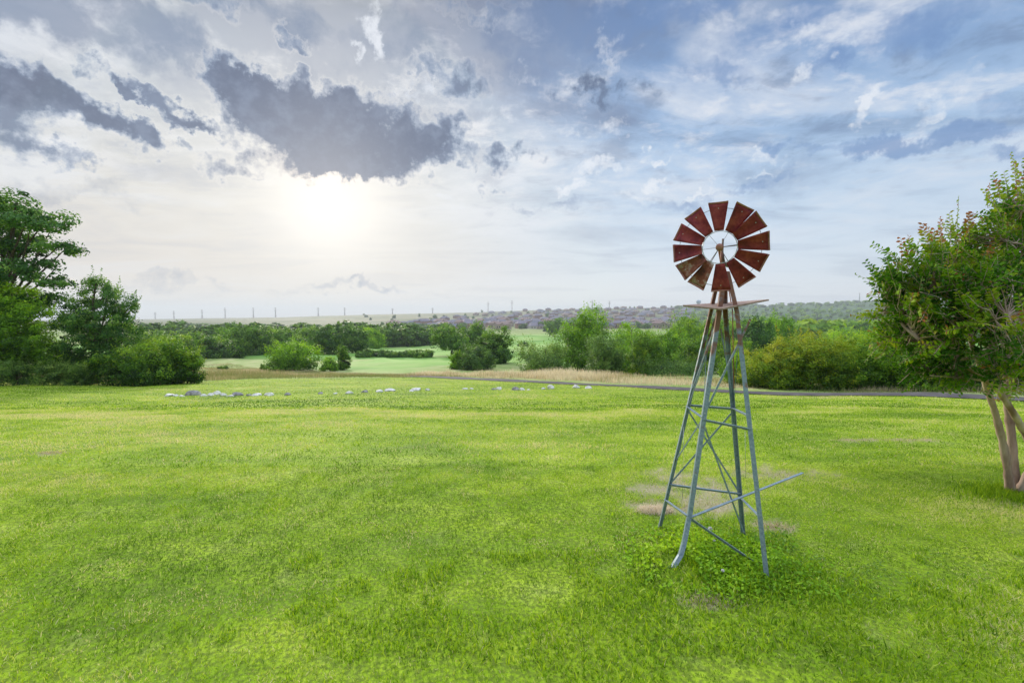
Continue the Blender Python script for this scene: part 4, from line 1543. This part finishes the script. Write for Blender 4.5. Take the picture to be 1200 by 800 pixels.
FL, TH = .028, .0035
for k in 'ABCD':
    ax = np.array([local(p) for p in AX[k]])
    b = MB()
    u = unitv((FEET[NB[k][0]] - FEET[k]) * np.array([1, 1, 0]))
    v = unitv((FEET[NB[k][1]] - FEET[k]) * np.array([1, 1, 0]))
    # one continuous angle section swept along the leg
    sec = [(0, 0), (FL, 0), (FL, TH), (TH, TH), (TH, FL), (0, FL)]
    V = [p + u * (i - FL * .35) + v * (j - FL * .35) for p in ax for (i, j) in sec]
    fs = []
    for s in range(len(ax) - 1):
        for j in range(6):
            j2_ = (j + 1) % 6
            fs.append((s * 6 + j, s * 6 + j2_, (s + 1) * 6 + j2_, (s + 1) * 6 + j))
    fs.append(tuple(range(5, -1, -1)))
    fs.append(tuple((len(ax) - 1) * 6 + j for j in range(6)))
    b.add(V, fs)
    b.build('leg', M['zinc'], wm)


def brace(p, q, w=.016, name='brace', angle=False, mat='zinc', off=0.):
    p, q = local(p), local(q)
    d = unitv(q - p)
    n_ = unitv(np.cross(d, np.array([0, 0, 1.])))
    up_ = unitv(np.cross(n_, d))
    b = MB()
    b.bar(p + n_ * off, q + n_ * off, up_, n_, (-w / 2, w / 2), (-.0015, .0015))
    if angle:
        b.bar(p + n_ * off, q + n_ * off, up_, n_, (w / 2 - .003, w / 2), (.0017, w))
    ob = b.build(name, M[mat], wm)
    if name == 'rail' or w > .0125:
        for e in (p + d * .014, q - d * .014):
            MB().tube([e + n_ * (off - .006), e + n_ * (off + .006)], .0048, 6).build('bolt', M['rivet'], ob)
    return ob


# upper ring, lower ring
for a, ra, bb, rb in [('A', 475, 'D', 480), ('A', 477, 'B', 489), ('B', 491, 'C', 503), ('D', 480, 'C', 487)]:
    brace(at_row(a, ra), at_row(bb, rb), .017, 'rail', True)
for a, ra, bb, rb in [('A', 568, 'D', 579), ('A', 586, 'B', 605), ('D', 582, 'C', 607)]:
    brace(at_row(a, ra), at_row(bb, rb), .017, 'rail', True)
# the two rails that have come loose at leg B
pB = at_row('B', 606)
lo = brace(pB, P(939, 554, CY + .42), .017, 'rail', True, off=.004)
lo['label'] = 'loose rail that sticks out beyond the tower'
lo = brace(pB, P(886, 660, CY - .18), .017, 'rail', True, off=-.004)
lo['label'] = 'fallen rail hanging down into the weeds'
# diagonals
brace(at_row('B', 489), at_row('A', 541), .012)
brace(at_row('D', 482), at_row('A', 567), .012, off=.006)
brace(at_row('A', 479), at_row('D', 579), .012, off=-.006)
brace(at_row('B', 486), P(879, 374, CY - .16), .013, off=.005)
brace(at_row('B', 492), P(873, 625, CY + .12), .013, off=-.007)
brace(P(839, 371, CY + .08), at_row('A', 470), .012)
brace(at_row('A', 482), P(834, 400, CY - .02), .010, off=.005)
brace(at_row('B', 378), at_row('A', 462), .011, off=-.005)
brace(P(844, 385, CY + .06), at_row('D', 473), .012, off=.004)
brace(at_row('C', 380), at_row('D', 474), .009, off=.004)
brace(at_row('A', 372), at_row('B', 478), .007, off=.006)
MB().tube([local(P(850.5, 318, CY)), local(P(858.5, 365, CY)), local(P(860, 455, CY))], .0035, 6).build('pump_rod', M['lip'], wm, True)
MB().tube([local(at_row('A', 372) + np.array([.03, 0, 0])), local(P(832, 412, CY + .03))], .002, 5).build('wire', M['rivet'], wm, True)
MB().tube([local(P(801, 500, CY + .2)), local(P(800, 585, CY + .15))], .0012, 5).build('wire', M['rivet'], wm, True)
MB().tube([local(P(873, 505, CY + .05)), local(P(874, 560, CY + .05))], .0012, 5).build('wire', M['rivet'], wm, True)

# platform: a thin weathered board, a little tilted
c4 = [local(P(800, 359, CY + .02)), local(P(845, 363.3, CY - .20)), local(P(901, 352.3, CY - .02)), local(P(856, 355.4, CY + .26))]
nb = unitv(np.cross(c4[2] - c4[0], c4[1] - c4[3]))
if nb[2] < 0:
    nb = -nb
b = MB()
b.add([p for p in c4] + [p + nb * .010 for p in c4], [(0, 1, 2, 3), (7, 6, 5, 4), (0, 4, 5, 1), (1, 5, 6, 2), (2, 6, 7, 3), (3, 7, 4, 0)])
b.build('platform', M['board'], wm)

# head, shaft, wheel
hub = P(843.3, 289.8, CY - .20)
eye = np.array([0, 0, EYE])
wn = unitv(eye - hub)                          # the wheel faces the viewer
wx = unitv(np.cross(np.array([0, 0, 1.]), wn))
wy = np.cross(wn, wx)
RO = 51.8 * (hub[1] * CP - (hub[2] - EYE) * SP) / F
hl = local(hub)
wheel_centre = hl


def wp(ra, ang, dep=0.):
    return wheel_centre + wx * (ra * math.cos(ang)) + wy * (ra * math.sin(ang)) + wn * dep


top = (local(APEX['A']) + local(APEX['C'])) / 2
MB().tube([top + np.array([0, 0, -.03]), top + np.array([-.005, 0, .03]), hl - wn * .17, hl - wn * .10], [.016, .015, .014, .012], 8).build('mast_head', M['lip'], wm, True)
MB().tube([hl - wn * .18, hl + wn * .012], [.009, .009], 8).build('shaft', M['rust'], wm, True)
hubo = MB().tube([hl - wn * .030, hl - wn * .028, hl + wn * .010, hl + wn * .016], [.010, .024, .024, .014], 12).build('hub', M['lip'], wm, True)
MB().tube([hl - wn * .11 + np.array([.02, 0, .055]), hl - wn * .11 + np.array([.02, 0, -.03])], .006, 6).build('crank', M['pylon'], wm)
MB().tube([hl - wn * .10 + np.array([.012, 0, -.0]), hl - wn * .12 + np.array([.03, 0, -.10]), top + np.array([.035, .02, .04])], [.008, .010, .012], 8).build('crank_arm', M['pylon'], wm, True)
MB().tube([hl - wn * .05 + np.array([.015, 0, -.02]), hl - wn * .06 + np.array([.010, 0, -.115])], .006, 6).build('pump_rod', M['lip'], wm, True)


def ring(ra, rad, dep, name, mat):
    p = [wp(ra, a, dep) for a in np.linspace(0, 2 * math.pi, 73)]
    V, Qd = tube_np(p, rad, 6)
    link(name, npmesh(name, V, Qd, smooth=True), mat, wm)


ring(RO * .36, .0025, -.004, 'inner_ring', M['rivet'])
ring(RO * .86, .0016, -.022, 'outer_ring', M['pylon'])
for a in (128, 3, 6, 238, 242, 300, 185, 62):
    ar = math.radians(a)
    MB().tube([wp(.012, ar, -.005), wp(RO * .37, ar, -.006)], .0022 if a in (3, 6, 238, 242, 300) else .0011, 5).build('spoke', M['pylon'], wm)
BA = [5, 34.5, 60, 93, 126, 156, 185, 213, 240, 273, 306, 336.5]
rb = np.random.default_rng(3)
for i, a in enumerate(BA):
    ar = math.radians(a)
    r0_, r1_ = RO * .37, RO * 1.0
    rd = wx * math.cos(ar) + wy * math.sin(ar)
    td = -wx * math.sin(ar) + wy * math.cos(ar)
    pit = math.radians(17 + rb.uniform(-3, 3))
    NU, NV = 9, 7
    V = []
    lipv = []
    for iu in range(NU):
        fr = iu / (NU - 1)
        ra = r0_ + (r1_ - r0_ - .010) * fr
        half = RO * (.100 + (.216 - .100) * fr)
        for iv in range(NV):
            s = (iv / (NV - 1) - .5) * 2
            camb = .012 * (1 - s * s) * (.5 + fr * .5)
            t_ = half * s * math.cos(pit)
            dp = half * s * math.sin(pit) - camb
            V.append(wheel_centre + rd * ra + td * t_ + wn * dp)
    fs = [(iu * NV + iv, iu * NV + iv + 1, (iu + 1) * NV + iv + 1, (iu + 1) * NV + iv) for iu in range(NU - 1) for iv in range(NV - 1)]
    me = MB().add(V, fs).mesh('blade', True)
    ob = link('blade', me, M['worn'] if i in (7, 8) else M['rust'], wm)
    so_ = ob.modifiers.new('solid', 'SOLIDIFY')
    so_.thickness = .0016
    if i in (7, 8):
        ob['label'] = 'blade worn to pale grey metal'
    # folded outer lip
    e = V[-NV:]
    L2 = [p + rd * .010 + wn * .004 for p in e]
    lip = MB().add(list(e) + L2, [(j, j + 1, NV + j + 1, NV + j) for j in range(NV - 1)]).build('lip', M['lip'], ob, True)
    lip.modifiers.new('solid', 'SOLIDIFY').thickness = .0018
    c0 = wheel_centre + rd * (r0_ + (r1_ - r0_) * .78) + wn * (-.008)
    # rivet through the blade to the outer ring
    rv = MB().tube([c0 - wn * .012, c0 + wn * .004], [.0035, .003], 6).build('rivet', M['rivet'], ob)

# ------------------------------------------------------------------ weeds and small things by the windmill
rw = np.random.default_rng(9)
n = 8000
x = rw.normal(WC[0] + .02, .36, n)
y = rw.normal(WC[1] - .12, .24, n)
keep = (lush(x, y) > .25) | (rw.uniform(0, 1, n) < .15)
x, y = x[keep], y[keep]
n = len(x)
hgt = rw.uniform(.008, .05, n) * (.5 + lush(x, y) * .8) * (.4 + 1.2 * fbm(x * 4, y * 4, 91, 3))
fb_ = gpt(790, 660)
ok = ~((np.abs(x - fb_[0]) < .10) & (y < fb_[1] + .10) & (y > fb_[1] - .30))
x, y, hgt = x[ok], y[ok], hgt[ok]
n = len(x)
C = np.stack([x, y, zt(x, y) + hgt], 1)
nrm = rw.normal(0, .5, (n, 3)) + np.array([0, 0, 1.])
nrm /= np.linalg.norm(nrm, axis=1)[:, None]
V, Qd = leaf_quads(C, nrm, rw.uniform(.011, .032, n), rw, .62)
me = npmesh('broadleaf_weeds', V, Qd, tint=np.repeat(np.clip(.62 + (fbm(x * 3, y * 3, 93, 3) - .5) * 1.2 + rw.normal(0, .12, n), 0, 1), 4))
x2 = rw.normal(P(960, 650, 3.2)[0], .55, 2600)
y2 = rw.normal(3.05, .35, 2600)
kp = fbm(x2 * 5, y2 * 5, 97, 3) > .53
x2, y2 = x2[kp], y2[kp]
C2 = np.stack([x2, y2, zt(x2, y2) + rw.uniform(.008, .028, len(x2))], 1)
n2_ = rw.normal(0, .45, (len(x2), 3)) + np.array([0, 0, 1.])
V2, Q2 = leaf_quads(C2, n2_ / np.linalg.norm(n2_, axis=1)[:, None], rw.uniform(.008, .02, len(x2)), rw, .6)
tag(link('clover', npmesh('clover', V2, Q2, tint=np.repeat(np.clip(rw.normal(.65, .15, len(x2)), 0, 1), 4)), M['leaf_grey']), 'pale blue green clover in the lawn right of the windmill', 'clover', kind='stuff')
tag(link('broadleaf_weeds', me, M['leaf_bright']), 'low broadleaf weeds growing round the feet of the windmill', 'weeds', kind='stuff')
n = 5200
x = rw.normal(WC[0], .46, n)
y = rw.normal(WC[1] - .10, .36, n)
ok = ~((np.abs(x - fb_[0]) < .08) & (y < fb_[1] + .10) & (y > fb_[1] - .30))
x, y = x[ok], y[ok]
n = len(x)
me = blades('tall_weed_grass', np.stack([x, y], 1), rw.uniform(.02, .075, n) * (.3 + lush(x, y)), rw.uniform(.0015, .004, n), np.clip(rw.normal(.5, .16, n), 0, 1), .5, .9, 27)
tag(link('uncut_grass', me, M['grass']), 'taller uncut grass round the windmill legs', 'grass', kind='stuff')
# coarse blades bottom right of the picture
n = 26000
yv = rw.uniform(1.75, 3.1, n)
xv = rw.uniform(-1.5, 3.6, n)
kp = fbm(xv * 2.2, yv * 2.2, 95, 4) + .18 * sst(xv, -.8, 1.2) * (1 - sst(yv, 2.3, 2.9)) > .54
xv, yv = xv[kp], yv[kp]
n = len(xv)
me = blades('coarse_grass', np.stack([xv, yv], 1), rw.uniform(.02, .06, n), rw.uniform(.002, .0042, n), np.clip(rw.normal(.48, .14, n), 0, 1), .8, .9, 29)
tag(link('coarse_grass', me, M['grass']), 'broad bladed coarse grass tufts in the near lawn', 'grass', kind='stuff')

n = 5000
x = rw.normal(base[0] - .02, .22, n)
y = rw.normal(base[1] - .04, .12, n)
me = blades('uncut_grass', np.stack([x, y], 1), rw.uniform(.03, .09, n), rw.uniform(.0015, .003, n), np.clip(rw.normal(.4, .16, n), 0, 1), .5, .8, 28)
tag(link('uncut_grass', me, M['grass']), 'longer grass round the foot of the right tree', 'grass', kind='stuff')

# heap of cut straw left of the windmill
hc = gpt(766, 598)
n = 2600
a = rw.uniform(0, 2 * np.pi, n)
q = np.sqrt(rw.uniform(0, 1, n))
x = hc[0] + np.cos(a) * q * .17 * (.6 + .8 * fbm(np.cos(a) * 2 + 9, np.sin(a) * 2, 7)) + .02
y = hc[1] + np.sin(a) * q * .085 * (.6 + .8 * fbm(np.cos(a) * 2, np.sin(a) * 2 + 5, 8))
hz0 = zt(x, y) + rw.uniform(0, 1, n) * .035 * (1 - q ** 1.5) * (.5 + fbm(x * 14, y * 14, 3))
me = blades('straw_heap', np.stack([x, y], 1), rw.uniform(.02, .055, n), np.full(n, .0014), rw.uniform(.85, 1, n), 4.0, .5, 31, z0=hz0)
tag(link('straw_heap', me, M['straw']), 'small heap of pale dry straw on the grass left of the windmill', 'straw heap')

# white clover and dandelion heads
m, t = material('white_petals')
finish(t, principled(t, (.78, .76, .74), .8, 0, .1))
M['petal'] = m
m, t = material('flower_stalk')
finish(t, principled(t, (.12, .26, .03), .6))
M['stalk'] = m
FLW = [(832, 619, .016, 'round white dandelion head under the windmill, largest of the white flowers'), (837, 633, .009, 'small white clover head just below the round dandelion head'),
       (847, 668, .010, 'small white clover head among the weeds in front of the fallen rail'), (833, 646, .009, 'small white clover head halfway between the dandelion and the weeds')]
for px, py, rad, lab in FLW:
    q = gpt(px, py)
    hh = .05
    q = P(px, py, q[1] * (EYE - hh) / EYE)
    q[2] = max(q[2], .03)
    rt_ = thing('white_flower', lab, 'flower', (q[0], q[1], 0), 'white flower heads in the weeds')
    r = np.random.default_rng(int(px))
    C = unit(r, 220)
    C[:, 2] *= .85
    V, Qd = leaf_quads(C * rad * r.uniform(.7, 1, (220, 1)) + np.array([0, 0, q[2]]), unit(r, 220), np.full(220, rad * .6), r, .4)
    link('flower_head', npmesh('flower_head', V, Qd), M['petal'], rt_)
    MB().tube([(0, 0, 0), (.003, 0, q[2])], .0012, 5).build('stalk', M['stalk'], rt_, True)

# ------------------------------------------------------------------ air
m, t = material('haze_air')
pv = t.node('ShaderNodeVolumePrincipled')
pv.inputs['Color'].default_value = (.83, .90, .96, 1)
pv.inputs['Density'].default_value = .00024
pv.inputs['Anisotropy'].default_value = 0.2
mo = t.node('ShaderNodeOutputMaterial')
t.l.new(pv.outputs[0], mo.inputs['Volume'])
zlow = float(Z_.min()) - 1
b = MB().box((0, 0, (zlow + 130) / 2), (16400, 16400, 130 - zlow))
tag(b.build('haze', m), kind='stuff')
